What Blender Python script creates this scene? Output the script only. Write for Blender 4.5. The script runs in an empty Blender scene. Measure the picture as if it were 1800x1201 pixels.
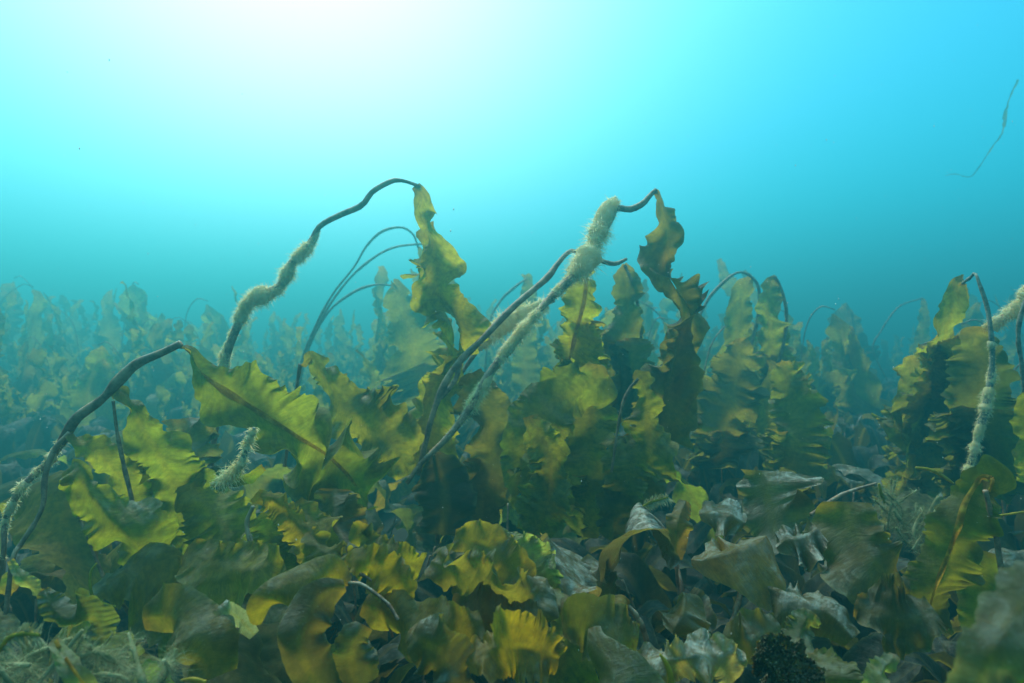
import bpy, math, random
import numpy as np
from mathutils import Vector
R = math.radians
S = bpy.context.scene
COL = S.collection
random.seed(7)

# ------------------------------------------------------------------ camera
H, F = 0.90, 1072.0            # eye height (m), focal length in photo pixels (1800 wide)
cam = bpy.data.cameras.new('camera')
cam.sensor_width = 36.0
cam.lens = 36.0 * F / 1800.0
cam.clip_start, cam.clip_end = 0.02, 400.0
cam.dof.use_dof = True
cam.dof.focus_distance = 1.15
cam.dof.aperture_fstop = 5.0
camo = bpy.data.objects.new('camera', cam)
COL.objects.link(camo)
camo.location = (0, 0, H)
camo.rotation_euler = (R(90), 0, 0)
S.camera = camo

# ------------------------------------------------------------------ light
SUN_AZ, SUN_EL = -30.0, 56.0   # degrees: ahead of the camera and to its left
sdir = Vector((math.sin(R(SUN_AZ)) * math.cos(R(SUN_EL)), math.cos(R(SUN_AZ)) * math.cos(R(SUN_EL)), math.sin(R(SUN_EL))))
sun = bpy.data.lights.new('sun', 'SUN')
sun.energy = 4.6
sun.angle = R(14)
sun.color = (1.0, 0.98, 0.82)
suno = bpy.data.objects.new('sun', sun)
COL.objects.link(suno)
suno.rotation_euler = (-sdir).to_track_quat('-Z', 'Y').to_euler()

W = bpy.data.worlds.new('World')
S.world = W
W.use_nodes = True
nt = W.node_tree
nt.nodes.clear()
def N(tree, t, **kw):
    n = tree.nodes.new(t)
    for k, v in kw.items():
        setattr(n, k, v)
    return n
def L(tree, a, b):
    tree.links.new(a, b)
def math_node(tree, op, a, b=None, c=None, clamp=False):
    n = N(tree, 'ShaderNodeMath', operation=op, use_clamp=clamp)
    for i, v in enumerate((a, b, c)):
        if v is None:
            continue
        if isinstance(v, (int, float)):
            n.inputs[i].default_value = v
        else:
            L(tree, v, n.inputs[i])
    return n.outputs[0]
# light in the water column: daylight sky seen through the water (it filters out the red)
# plus the sunlight the water itself scatters forward round the sun's direction
out = N(nt, 'ShaderNodeOutputWorld')
sky = N(nt, 'ShaderNodeTexSky', sky_type='NISHITA')
sky.sun_disc = False
sky.sun_elevation = R(SUN_EL)
sky.sun_rotation = R(SUN_AZ)
sky.dust_density = 4.0
tint = N(nt, 'ShaderNodeMix', data_type='RGBA', blend_type='MULTIPLY')
tint.inputs[0].default_value = 1.0
L(nt, sky.outputs[0], tint.inputs[6])
tint.inputs[7].default_value = (0.05, 0.55, 0.55, 1)
bg1 = N(nt, 'ShaderNodeBackground')
L(nt, tint.outputs[2], bg1.inputs[0])
bg1.inputs[1].default_value = 0.06
tc = N(nt, 'ShaderNodeTexCoord')
sep = N(nt, 'ShaderNodeSeparateXYZ')
L(nt, tc.outputs['Generated'], sep.inputs[0])
ramp = N(nt, 'ShaderNodeValToRGB')
L(nt, math_node(nt, 'MULTIPLY_ADD', sep.outputs[2], 0.5, 0.5), ramp.inputs[0])
els = ramp.color_ramp.elements
for k, (p, c) in enumerate([(0.30, (0.002, 0.03, 0.05)), (0.50, (0.020, 0.50, 0.66)), (0.60, (0.026, 0.64, 0.98)),
                            (0.72, (0.075, 0.50, 1.05)), (0.82, (0.12, 0.62, 0.98)), (0.90, (0.65, 1.0, 1.0))]):
    e = els[k] if k < 2 else els.new(p)
    e.position = p
    e.color = (*c, 1)
dot = N(nt, 'ShaderNodeVectorMath', operation='DOT_PRODUCT')
nrm = N(nt, 'ShaderNodeVectorMath', operation='NORMALIZE')
L(nt, tc.outputs['Generated'], nrm.inputs[0])
L(nt, nrm.outputs[0], dot.inputs[0])
GAZ, GEL = -20.0, 33.0
dot.inputs[1].default_value = (math.sin(R(GAZ)) * math.cos(R(GEL)), math.cos(R(GAZ)) * math.cos(R(GEL)), math.sin(R(GEL)))
d0 = math_node(nt, 'MAXIMUM', dot.outputs['Value'], 0.0)
g1 = math_node(nt, 'POWER', d0, 11.0)
g2 = math_node(nt, 'POWER', d0, 4.0)
def scaled(col, val):
    n = N(nt, 'ShaderNodeVectorMath', operation='SCALE')
    n.inputs[0].default_value = col
    L(nt, val, n.inputs[3])
    return n.outputs[0]
def addv(a, b):
    n = N(nt, 'ShaderNodeVectorMath', operation='ADD')
    L(nt, a, n.inputs[0]); L(nt, b, n.inputs[1])
    return n.outputs[0]
glow = addv(scaled((1.75, 0.85, 0.7), g1), scaled((0.03, 0.42, 0.42), g2))
bg2 = N(nt, 'ShaderNodeBackground')
L(nt, addv(ramp.outputs[0], glow), bg2.inputs[0])
bg2.inputs[1].default_value = 1.0
ads = N(nt, 'ShaderNodeAddShader')
L(nt, bg1.outputs[0], ads.inputs[0]); L(nt, bg2.outputs[0], ads.inputs[1])
L(nt, ads.outputs[0], out.inputs[0])

S.view_settings.view_transform = 'Standard'
S.view_settings.look = 'None'
S.view_settings.exposure = 0.06
S.view_settings.gamma = 1.0
S.render.engine = 'CYCLES'
S.cycles.use_denoising = True
S.cycles.volume_bounces = 0
S.cycles.max_bounces = 6
S.cycles.diffuse_bounces = 3
S.cycles.transmission_bounces = 4
S.cycles.sample_clamp_indirect = 4.0

# ------------------------------------------------------------------ the water
HAZE_D, HAZE_C, HAZE_G = 0.155, (0.12, 0.95, 1.0), 0.70
def make_haze():
    x0, x1, y0, y1, z0, z1 = -45, 45, -12, 60, -1.2, 3.3
    v = [(x, y, z) for x in (x0, x1) for y in (y0, y1) for z in (z0, z1)]
    f = [(0, 1, 3, 2), (4, 6, 7, 5), (0, 4, 5, 1), (2, 3, 7, 6), (0, 2, 6, 4), (1, 5, 7, 3)]
    me = bpy.data.meshes.new('haze')
    me.from_pydata(v, [], f)
    m = bpy.data.materials.new('haze')
    m.use_nodes = True
    t = m.node_tree
    t.nodes.clear()
    o = N(t, 'ShaderNodeOutputMaterial')
    p = N(t, 'ShaderNodeVolumePrincipled')
    p.inputs['Color'].default_value = (*HAZE_C, 1)
    p.inputs['Density'].default_value = HAZE_D
    p.inputs['Anisotropy'].default_value = HAZE_G
    L(t, p.outputs[0], o.inputs['Volume'])
    me.materials.append(m)
    ob = bpy.data.objects.new('haze', me)
    COL.objects.link(ob)
    ob['kind'] = 'stuff'
    ob['label'] = 'blue green sea water full of fine haze'
    ob['category'] = 'water'
make_haze()

# ------------------------------------------------------------------ materials
def new_mat(name):
    m = bpy.data.materials.new(name)
    m.use_nodes = True
    t = m.node_tree
    t.nodes.clear()
    return m, t, N(t, 'ShaderNodeOutputMaterial')
def noise(t, scale, detail=3.0, rough=0.55, coord=None, dist=0.0):
    n = N(t, 'ShaderNodeTexNoise')
    n.inputs['Scale'].default_value = scale
    n.inputs['Detail'].default_value = detail
    n.inputs['Roughness'].default_value = rough
    n.inputs['Distortion'].default_value = dist
    if coord is not None:
        L(t, coord, n.inputs['Vector'])
    return n.outputs['Fac']
def remap(t, v, a, b, c, d):
    n = N(t, 'ShaderNodeMapRange')
    n.interpolation_type = 'SMOOTHSTEP'
    L(t, v, n.inputs[0])
    for i, x in enumerate((a, b, c, d)):
        n.inputs[i + 1].default_value = x
    return n.outputs[0]
def mixc(t, fac, a, b, mode='MIX'):
    n = N(t, 'ShaderNodeMix', data_type='RGBA', blend_type=mode)
    for i, v in ((0, fac), (6, a), (7, b)):
        if isinstance(v, (int, float)):
            n.inputs[i].default_value = v
        elif isinstance(v, tuple):
            n.inputs[i].default_value = (*v, 1)
        else:
            L(t, v, n.inputs[i])
    return n.outputs[2]

def blade_material(name, speckle=False):
    m, t, o = new_mat(name)
    info = N(t, 'ShaderNodeObjectInfo')
    tcn = N(t, 'ShaderNodeTexCoord')
    uv = N(t, 'ShaderNodeUVMap')
    sp = N(t, 'ShaderNodeSeparateXYZ')
    L(t, uv.outputs[0], sp.inputs[0])
    att = N(t, 'ShaderNodeAttribute', attribute_type='OBJECT', attribute_name='silt')
    ob = N(t, 'ShaderNodeVectorMath', operation='ADD')
    L(t, tcn.outputs['Object'], ob.inputs[0])
    rs = N(t, 'ShaderNodeCombineXYZ')
    L(t, math_node(t, 'MULTIPLY', info.outputs['Random'], 37.0), rs.inputs[0])
    L(t, rs.outputs[0], ob.inputs[1])
    co = ob.outputs[0]
    across = math_node(t, 'ABSOLUTE', math_node(t, 'MULTIPLY_ADD', sp.outputs[1], 2.0, -1.0))
    big = noise(t, 6.0, 4.0, 0.6, co)
    fine = noise(t, 70.0, 4.0, 0.65, co)
    spots = noise(t, 210.0, 2.0, 0.5, co)
    # tissue colour: golden near the rib and the young base, olive outward, brown old patches
    base = info.outputs['Color']
    var = remap(t, big, 0.3, 0.7, 0.65, 1.35)
    vcol = N(t, 'ShaderNodeVectorMath', operation='SCALE')
    L(t, base, vcol.inputs[0]); L(t, var, vcol.inputs[3])
    rib = remap(t, across, 0.04, 0.26, 0.35, 0.0)
    c1 = mixc(t, rib, vcol.outputs[0], (0.18, 0.13, 0.010))
    young = remap(t, sp.outputs[0], 0.0, 0.10, 0.75, 0.0)
    c2 = mixc(t, young, c1, (0.21, 0.115, 0.012))
    old = math_node(t, 'MULTIPLY', remap(t, noise(t, 11.0, 5.0, 0.7, co, 0.6), 0.56, 0.74, 0.0, 0.4), remap(t, sp.outputs[0], 0.1, 0.7, 0.3, 1.0))
    c3 = mixc(t, old, c2, (0.055, 0.035, 0.012))
    c4 = mixc(t, remap(t, fine, 0.35, 0.7, 0.0, 0.45), c3, (0.03, 0.026, 0.008))
    c5 = mixc(t, remap(t, spots, 0.66, 0.72, 0.0, 0.6), c4, (0.02, 0.015, 0.006))
    sv = N(t, 'ShaderNodeCombineXYZ')
    L(t, math_node(t, 'MULTIPLY_ADD', sp.outputs[0], 46.0, math_node(t, 'MULTIPLY', across, -3.5)), sv.inputs[0])
    L(t, math_node(t, 'MULTIPLY', sp.outputs[1], 3.0), sv.inputs[1])
    L(t, math_node(t, 'MULTIPLY', info.outputs['Random'], 19.0), sv.inputs[2])
    streak = noise(t, 1.6, 5.0, 0.7, sv.outputs[0], 0.3)
    c4 = mixc(t, remap(t, streak, 0.42, 0.70, 0.0, 0.45), c4, (0.05, 0.045, 0.008))
    c5 = mixc(t, remap(t, streak, 0.42, 0.70, 0.0, 0.35), c5, (0.04, 0.034, 0.010))
    c5 = mixc(t, remap(t, across, 0.86, 1.0, 0.0, 0.35), c5, (0.24, 0.22, 0.06))
    c5 = mixc(t, remap(t, noise(t, 420.0, 1.0, 0.5, co), 0.70, 0.74, 0.0, 0.55), c5, (0.36, 0.36, 0.30))
    # silt lying on the upper faces
    geo = N(t, 'ShaderNodeNewGeometry')
    gz = N(t, 'ShaderNodeSeparateXYZ')
    L(t, geo.outputs['Normal'], gz.inputs[0])
    up = remap(t, gz.outputs[2], 0.15, 0.85, 0.0, 1.0)
    sn = remap(t, noise(t, 38.0, 8.0, 0.8, co, 0.8), 0.42, 0.62, 0.02, 1.0)
    silt = math_node(t, 'MULTIPLY', math_node(t, 'MULTIPLY', up, sn), math_node(t, 'MULTIPLY', att.outputs['Fac'], 0.55), clamp=True)
    pc = mixc(t, silt, c5, (0.34, 0.355, 0.31))
    pr = N(t, 'ShaderNodeBsdfPrincipled')
    L(t, pc, pr.inputs['Base Color'])
    L(t, math_node(t, 'SUBTRACT', remap(t, fine, 0.3, 0.7, 0.42, 0.66), math_node(t, 'MULTIPLY', att.outputs['Fac'], 0.13)), pr.inputs['Roughness'])
    L(t, math_node(t, 'MULTIPLY_ADD', att.outputs['Fac'], 0.40, 0.08), pr.inputs['Specular IOR Level'])
    wrk = N(t, 'ShaderNodeTexWave')
    wrk.inputs['Scale'].default_value = 9.0
    wrk.inputs['Distortion'].default_value = 9.0
    wrk.inputs['Detail'].default_value = 3.0
    L(t, co, wrk.inputs['Vector'])
    hgt = math_node(t, 'MULTIPLY_ADD', wrk.outputs['Fac'], 0.5, math_node(t, 'ADD', math_node(t, 'MULTIPLY', big, 2.0), math_node(t, 'MULTIPLY', noise(t, 32.0, 7.0, 0.68, co, 0.5), 1.3)))
    hgt = math_node(t, 'MULTIPLY_ADD', streak, 0.9, hgt)
    fl = math_node(t, 'SINE', math_node(t, 'ADD', math_node(t, 'MULTIPLY_ADD', sp.outputs[0], 150.0, math_node(t, 'MULTIPLY', across, -7.0)), math_node(t, 'MULTIPLY', big, 26.0)))
    hgt = math_node(t, 'ADD', hgt, math_node(t, 'MULTIPLY', fl, math_node(t, 'MULTIPLY', across, 0.06)))
    bp = N(t, 'ShaderNodeBump')
    bp.inputs['Strength'].default_value = 0.5
    bp.inputs['Distance'].default_value = 0.008
    L(t, hgt, bp.inputs['Height'])
    L(t, bp.outputs[0], pr.inputs['Normal'])
    tr = N(t, 'ShaderNodeBsdfTranslucent')
    tg = N(t, 'ShaderNodeVectorMath', operation='SCALE')
    L(t, c4, tg.inputs[0]); tg.inputs[3].default_value = 3.9
    tcol = mixc(t, 1.0, tg.outputs[0], (0.98, 0.97, 0.56), 'MULTIPLY')
    L(t, tcol, tr.inputs[0])
    mx = N(t, 'ShaderNodeMixShader')
    L(t, math_node(t, 'MULTIPLY_ADD', silt, -0.38, 0.46), mx.inputs[0])
    L(t, pr.outputs[0], mx.inputs[1]); L(t, tr.outputs[0], mx.inputs[2])
    L(t, mx.outputs[0], o.inputs[0])
    return m

def solid_material(name, c1, c2, scale, rough=0.6, bump=0.3, silt=0.0, transl=0.0):
    m, t, o = new_mat(name)
    tcn = N(t, 'ShaderNodeTexCoord')
    co = tcn.outputs['Object']
    f = noise(t, scale, 5.0, 0.65, co)
    c = mixc(t, remap(t, f, 0.35, 0.68, 0.0, 1.0), c1, c2)
    if silt:
        geo = N(t, 'ShaderNodeNewGeometry')
        gz = N(t, 'ShaderNodeSeparateXYZ')
        L(t, geo.outputs['Normal'], gz.inputs[0])
        s = math_node(t, 'MULTIPLY', remap(t, gz.outputs[2], 0.1, 0.9, 0.0, silt), remap(t, noise(t, scale * 2.3, 5.0, 0.7, co), 0.4, 0.65, 0.1, 1.0))
        c = mixc(t, s, c, (0.40, 0.42, 0.36))
    pr = N(t, 'ShaderNodeBsdfPrincipled')
    L(t, c, pr.inputs['Base Color'])
    pr.inputs['Roughness'].default_value = rough
    pr.inputs['Specular IOR Level'].default_value = 0.3
    if bump:
        bp = N(t, 'ShaderNodeBump')
        bp.inputs['Strength'].default_value = bump
        bp.inputs['Distance'].default_value = 0.004
        L(t, f, bp.inputs['Height'])
        L(t, bp.outputs[0], pr.inputs['Normal'])
    if transl:
        tr = N(t, 'ShaderNodeBsdfTranslucent')
        L(t, c, tr.inputs[0])
        mx = N(t, 'ShaderNodeMixShader')
        mx.inputs[0].default_value = transl
        L(t, pr.outputs[0], mx.inputs[1]); L(t, tr.outputs[0], mx.inputs[2])
        L(t, mx.outputs[0], o.inputs[0])
    else:
        L(t, pr.outputs[0], o.inputs[0])
    return m

M_BLADE = blade_material('kelp_blade')
M_STIPE = solid_material('kelp_stipe', (0.14, 0.048, 0.020), (0.46, 0.25, 0.13), 34.0, 0.6, 0.6, 0.6)
M_STIPE_PALE = solid_material('kelp_stipe_pale', (0.10, 0.085, 0.05), (0.26, 0.25, 0.19), 90.0, 0.8, 0.5, 0.5)
M_FUZZ = solid_material('epiphyte_fuzz', (0.86, 0.72, 0.36), (0.98, 0.90, 0.62), 40.0, 0.95, 0.0, 0.0, 0.62)
M_RIB = solid_material('kelp_midrib', (0.36, 0.20, 0.015), (0.80, 0.52, 0.05), 50.0, 0.45, 0.3, 0.0, 0.7)
M_YELLOW = solid_material('yellow_weed', (0.32, 0.24, 0.012), (0.55, 0.42, 0.03), 50.0, 0.5, 0.2, 0.0, 0.4)
M_FILA = solid_material('filament_weed', (0.22, 0.22, 0.09), (0.50, 0.48, 0.28), 40.0, 0.95, 0.0, 0.0, 0.4)
M_CRUST = solid_material('white_crust', (0.035, 0.03, 0.012), (0.20, 0.17, 0.09), 55.0, 0.9, 0.6)
M_BED = solid_material('seabed', (0.010, 0.010, 0.008), (0.035, 0.032, 0.024), 7.0, 0.95, 0.6)
M_SPECK = solid_material('marine_snow', (0.75, 0.77, 0.72), (0.9, 0.9, 0.86), 20.0, 0.9, 0.0, 0.0, 0.6)

# ------------------------------------------------------------------ geometry helpers
def P(x, y, d):
    """Point that stands d metres ahead of the camera, read off the photograph's pixel (x, y)."""
    return np.array(((x - 900.0) / F * d, d, H - (y - 600.5) / F * d))

def vnoise(rng, n, freq):
    """smooth 1-D noise in [-1, 1], freq knots over the length"""
    k = max(int(freq) + 3, 4)
    a = rng.uniform(-1, 1, k + 3)
    x = np.linspace(0, freq, n) + rng.uniform(0, 0.999)
    i = np.clip(np.floor(x).astype(int), 0, k)
    f = x - i
    f = f * f * (3 - 2 * f)
    return a[i] * (1 - f) + a[np.minimum(i + 1, k + 2)] * f

def spline(ctrl, n, xyz=3):
    """Catmull-Rom through the rows of ctrl, resampled evenly along the length of the first xyz columns"""
    c = np.asarray(ctrl, float)
    if len(c) == 2:
        c = np.vstack([c[0], c.mean(0), c[1]])
    p = np.vstack([2 * c[0] - c[1], c, 2 * c[-1] - c[-2]])
    o = []
    for i in range(1, len(p) - 2):
        t = np.linspace(0, 1, 24, endpoint=False)[:, None]
        a, b, d, e = p[i - 1], p[i], p[i + 1], p[i + 2]
        o.append(0.5 * ((2 * b) + (-a + d) * t + (2 * a - 5 * b + 4 * d - e) * t ** 2 + (-a + 3 * b - 3 * d + e) * t ** 3))
    o.append(c[-1][None])
    o = np.vstack(o)
    seg = np.linalg.norm(np.diff(o[:, :xyz], axis=0), axis=1)
    s = np.concatenate([[0], np.cumsum(seg)])
    u = np.linspace(0, s[-1], n)
    return np.stack([np.interp(u, s, o[:, k]) for k in range(o.shape[1])], 1), s[-1]

def unit(v):
    return v / np.maximum(np.linalg.norm(v, axis=-1, keepdims=True), 1e-9)

def mesh(name, v, f, uv=None, mat=None):
    me = bpy.data.meshes.new(name)
    v = np.asarray(v, np.float32); f = np.asarray(f, np.int32)
    me.vertices.add(len(v)); me.vertices.foreach_set('co', v.ravel())
    k = f.shape[1]
    me.loops.add(f.size); me.loops.foreach_set('vertex_index', f.ravel())
    me.polygons.add(len(f))
    me.polygons.foreach_set('loop_start', np.arange(0, f.size, k, dtype=np.int32))
    me.polygons.foreach_set('use_smooth', np.ones(len(f), dtype=bool))
    if uv is not None:
        l = me.uv_layers.new(name='UVMap')
        l.data.foreach_set('uv', np.asarray(uv, np.float32)[f.ravel()].ravel())
    me.update(calc_edges=True)
    me.validate()
    if mat:
        me.materials.append(mat)
    return me

def grid_faces(nu, nv, wrap=False):
    i, j = np.meshgrid(np.arange(nu - 1), np.arange(nv if wrap else nv - 1), indexing='ij')
    j2 = (j + 1) % nv
    return np.stack([i * nv + j, i * nv + j2, (i + 1) * nv + j2, (i + 1) * nv + j], -1).reshape(-1, 4)

def blade_geo(Sp, side, wl, wr, rng, ruf=0.3, fr=9.0, jag=0.10, cup=0.0, tear=0.0, nv=25, wob=0.05, holes=0, fine=0.35, pw=2.0, hinge=0.6, fold=0.0):
    """A kelp blade: a sheet along the spine Sp whose margins are longer than its middle and so ruffle."""
    n = len(Sp)
    T = unit(np.gradient(Sp, axis=0))
    side = unit(side - T * np.sum(side * T, 1, keepdims=True))
    Nn = np.cross(side, T)
    tw = (0.7 * hinge * vnoise(rng, n, max(3, fr * 0.4)))[:, None]
    side = side * np.cos(tw) + Nn * np.sin(tw)
    Nn = np.cross(side, T)
    Sp = Sp + Nn * (0.22 * hinge * (wl + wr) * 0.5 * vnoise(rng, n, max(3, fr * 0.6)) * np.linspace(0, 1, n) ** 0.5)[:, None]
    seg = np.concatenate([[0], np.cumsum(np.linalg.norm(np.diff(Sp, axis=0), axis=1))])
    Lg = seg[-1]
    u = seg / Lg
    v = np.linspace(-1, 1, nv)
    v = np.sign(v) * np.abs(v) ** 0.85
    V = np.zeros((n, nv, 3))
    wm = (np.mean(wl) + np.mean(wr)) / 2
    for s, ww in ((-1, wl), (1, wr)):
        idx = np.where(v < 0)[0] if s < 0 else np.where(v >= 0)[0]
        m = np.abs(v[idx])[None, :]
        w = ww * (1 + 0.22 * vnoise(rng, n, max(3, fr * 0.55)) + jag * vnoise(rng, n, fr * 1.3) + jag * 0.8 * vnoise(rng, n, fr * 4) + jag * 0.6 * vnoise(rng, n, min(fr * 9, n / 3.5)))
        if tear:
            bite = np.clip(vnoise(rng, n, fr * 0.9) - (1 - tear), 0, 1) / max(tear, 1e-3)
            w = w * (1 - 0.6 * np.clip(bite, 0, 1))
        w = np.maximum(w, 0.001)[:, None]
        def phase(f):
            q = np.exp(1.1 * vnoise(rng, n, max(4, f * 1.2)))
            q = np.cumsum(q) / q.sum()
            return 2 * np.pi * (f * q + rng.uniform())
        ph = phase(0.8 * fr)
        amp = 0.75 * ruf * ww * np.clip(0.2 + 1.5 * np.abs(vnoise(rng, n, fr * 0.8)), 0, 1.4) * np.clip(u * 8, 0.1, 1)
        big = 0.5 * ruf * ww * vnoise(rng, n, max(2, fr * 0.45)) * np.clip(u * 6, 0, 1)
        # flutes lean outward and down the blade
        phm = ph[:, None] + 1.2 * m
        A = amp[:, None] * m ** pw
        dn = A * np.sin(phm)
        dt = 0.2 * A * np.cos(phm + 0.5)
        ds = -0.30 * A * (1 - np.cos(2 * phm)) * 0.5
        ph2 = phase(fr * 3.0)[:, None]
        A2 = fine * amp[:, None] * m ** (pw * 2.2) * np.clip(0.5 + 1.2 * vnoise(rng, n, fr)[:, None], 0, 2)
        dn = dn + A2 * np.sin(ph2 + 2 * m)
        dt = dt + 0.4 * A2 * np.cos(ph2)
        # pleats that fan out from the rib, sharper than the ruffles
        pp = phase(0.9 * fr)[:, None] + 2.2 * m
        pa = (0.45 * ruf * ww * np.clip(vnoise(rng, n, max(3, fr * 0.5)) + 0.3, 0, 1))[:, None]
        dn = dn + big[:, None] * m + pa * m * np.arcsin(0.97 * np.sin(pp)) * 0.64
        a = m * w
        cu = (cup[:, None] if isinstance(cup, np.ndarray) else cup) + 1e-4
        ca = cu * m
        x = np.sin(ca) / cu * w
        z = (1 - np.cos(ca)) / cu * w
        hg = (hinge * (0.25 + vnoise(rng, n, max(3, fr * 0.5))) * np.clip(u * 5, 0, 1) + R(fold))[:, None]
        zz = z + dn
        xx = x + ds
        xx, zz = xx * np.cos(hg) - zz * np.sin(hg), xx * np.sin(hg) + zz * np.cos(hg)
        V[:, idx] = (Sp[:, None] + s * side[:, None] * xx[..., None] + Nn[:, None] * zz[..., None] + T[:, None] * dt[..., None])
    # slow undulation of the whole sheet
    for k in range(3):
        ax = rng.normal(size=3)
        kx = rng.normal(size=3) * 0.9 / max(wm, 0.01)
        V += (wob * wm * np.sin(V @ kx + rng.uniform(0, 6)))[..., None] * unit(ax)
    if hinge > 0.3:
        mm = np.abs(v)[None, :] ** 0.7
        for k in range(6):
            kx = rng.normal(size=3) * (1.8 + 0.9 * k) / max(wm, 0.012)
            V += ((0.08 - 0.006 * k) * wm * mm * np.sin(V @ kx + rng.uniform(0, 6)))[..., None] * unit(rng.normal(size=3))
    uv = np.stack(np.broadcast_arrays(u[:, None], (v * 0.5 + 0.5)[None]), -1)
    f = grid_faces(n, nv)
    if holes:
        c = uv.reshape(-1, 2)[f].mean(1)
        keep = np.ones(len(f), bool)
        for _ in range(holes):
            hu, hv = rng.uniform(0.25, 0.95), rng.choice([rng.uniform(0.05, 0.3), rng.uniform(0.7, 0.95)])
            ra, rb = rng.uniform(0.006, 0.02), rng.uniform(0.04, 0.11)
            an = np.arctan2((c[:, 1] - hv) / rb, (c[:, 0] - hu) / ra)
            keep &= ((c[:, 0] - hu) / ra) ** 2 + ((c[:, 1] - hv) / rb) ** 2 > 1 + 0.3 * np.sin(3 * an + hu * 50)
        f = f[keep]
    return V.reshape(-1, 3), f, uv.reshape(-1, 2)

def tube_geo(Sp, rad, rng, ns=9, bump=0.08):
    n = len(Sp)
    T = unit(np.gradient(Sp, axis=0))
    ref = np.array([0.31, 0.88, 0.36])
    a = unit(np.cross(T, ref)); b = np.cross(T, a)
    th = np.linspace(0, 2 * np.pi, ns, endpoint=False)
    r = rad * (1 + bump * vnoise(rng, n, n / 4))
    ring = (np.cos(th)[None, :, None] * a[:, None] + np.sin(th)[None, :, None] * b[:, None])
    V = Sp[:, None] + ring * r[:, None, None]
    V = np.concatenate([V.reshape(-1, 3), Sp[:1], Sp[-1:]])
    f = grid_faces(n, ns, True)
    e0, e1 = n * ns, n * ns + 1
    k = np.arange(ns)
    c0 = np.stack([np.full(ns, e0), (k + 1) % ns, k, k], 1)[:, :3]
    c1 = np.stack([np.full(ns, e1), (n - 1) * ns + k, (n - 1) * ns + (k + 1) % ns], 1)
    tri = np.concatenate([np.concatenate([f[:, [0, 1, 2]], f[:, [0, 2, 3]]]), c0, c1])
    return V, tri

def fuzz_geo(Sp, rad, rng, n=3000, core=0.66, droop=0.4, wid=0.0006, ln=0.8):
    """woolly growth: a lumpy core and short limp hairs standing off it"""
    patch = np.clip(0.9 + 0.4 * vnoise(rng, len(Sp), len(Sp) / 7) + 0.25 * vnoise(rng, len(Sp), len(Sp) / 2.5), 0.45, 1.4)
    rad = rad * patch
    lump = rad * core * (1 + 0.35 * vnoise(rng, len(Sp), len(Sp) / 5))
    V0, f0 = tube_geo(Sp, lump, rng, 10, 0.25)
    T = unit(np.gradient(Sp, axis=0))
    i = rng.integers(0, len(Sp), n)
    tv = unit(rng.normal(size=(n, 3)))
    nor = unit(tv - T[i] * np.sum(tv * T[i], 1, keepdims=True))
    rr = rad[i][:, None]
    base = Sp[i] + nor * rr * core * 0.8 + T[i] * rng.uniform(-1, 1, (n, 1)) * rr * 0.3
    ll = rr * (0.25 + 1.1 * rng.uniform(0, 1.0, (n, 1)) ** 2.5) * ln
    d = unit(nor + 0.7 * rng.normal(size=(n, 3)) * 0.6 + np.array([0.15, 0, -droop]))
    mid = base + d * ll * 0.55
    tip = mid + unit(d + np.array([0.2, 0, -droop * 1.4]) + 0.5 * rng.normal(size=(n, 3))) * ll * 0.6
    sd = unit(np.cross(d, rng.normal(size=(n, 3)))) * wid
    V1 = np.stack([base - sd, base + sd, mid - sd * 0.8, mid + sd * 0.8, tip], 1).reshape(-1, 3)
    k = np.arange(n)[:, None] * 5 + len(V0)
    f1 = np.concatenate([k + [[0, 1, 3]], k + [[0, 3, 2]], k + [[2, 3, 4]]])
    return np.concatenate([V0, V1]), np.concatenate([f0, f1])

# ------------------------------------------------------------------ scene objects
def empty(name, loc, label, cat, group=None):
    o = bpy.data.objects.new(name, None)
    COL.objects.link(o)
    o.location = [float(x) for x in loc]
    o.empty_display_size = 0.05
    o['label'] = label
    o['category'] = cat
    if group:
        o['group'] = group
    return o
def part(name, geo, mat, root, col=None, silt=0.0, label=None, uvs=None):
    v, f = geo[0], geo[1]
    loc = np.array(root.location) if root.type == 'EMPTY' else np.zeros(3)
    me = mesh(name, v - loc, f, geo[2] if len(geo) > 2 else None, mat)
    o = bpy.data.objects.new(name, me)
    COL.objects.link(o)
    o.parent = root
    if col:
        o.color = (*col, 1)
    o['silt'] = float(silt)
    if label:
        o['label'] = label
    return o

OLIVE, GOLD, BROWN, GREEN, PALE, LEATHER = (0.150, 0.136, 0.012), (0.165, 0.115, 0.007), (0.090, 0.072, 0.014), (0.150, 0.150, 0.013), (0.20, 0.20, 0.055), (0.085, 0.060, 0.012)
VIEW = np.array([0.0, 1.0, 0.0])
SEED = [100]
def px_curve(pts, n):
    """(x, y, d, ...px widths..., angle) rows -> world rows"""
    return [np.concatenate([P(*p[:3]), p[3:]]) for p in pts]

def spine_from_px(pts, n):
    rows = []
    for p in pts:
        x, y, d, a, b, th = p
        rows.append(np.concatenate([P(x, y, d), [a * d / F, b * d / F, th]]))
    C, Lg = spline(rows, n)
    Sp = C[:, :3]
    T = unit(np.gradient(Sp, axis=0))
    ray = unit(Sp - np.array([0, 0, H]))
    s0 = np.cross(T, ray)
    ln = np.linalg.norm(s0, axis=1, keepdims=True)
    s0 = unit(s0)
    fz = unit(ray - T * np.sum(ray * T, 1, keepdims=True))
    th = np.radians(C[:, 5])[:, None]
    side = np.cos(th) * s0 + np.sin(th) * fz
    fore = np.maximum(np.abs(np.cos(th[:, 0])), 0.4)
    return Sp, side, np.maximum(C[:, 3], 1e-4) / fore, np.maximum(C[:, 4], 1e-4) / fore, Lg

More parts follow.
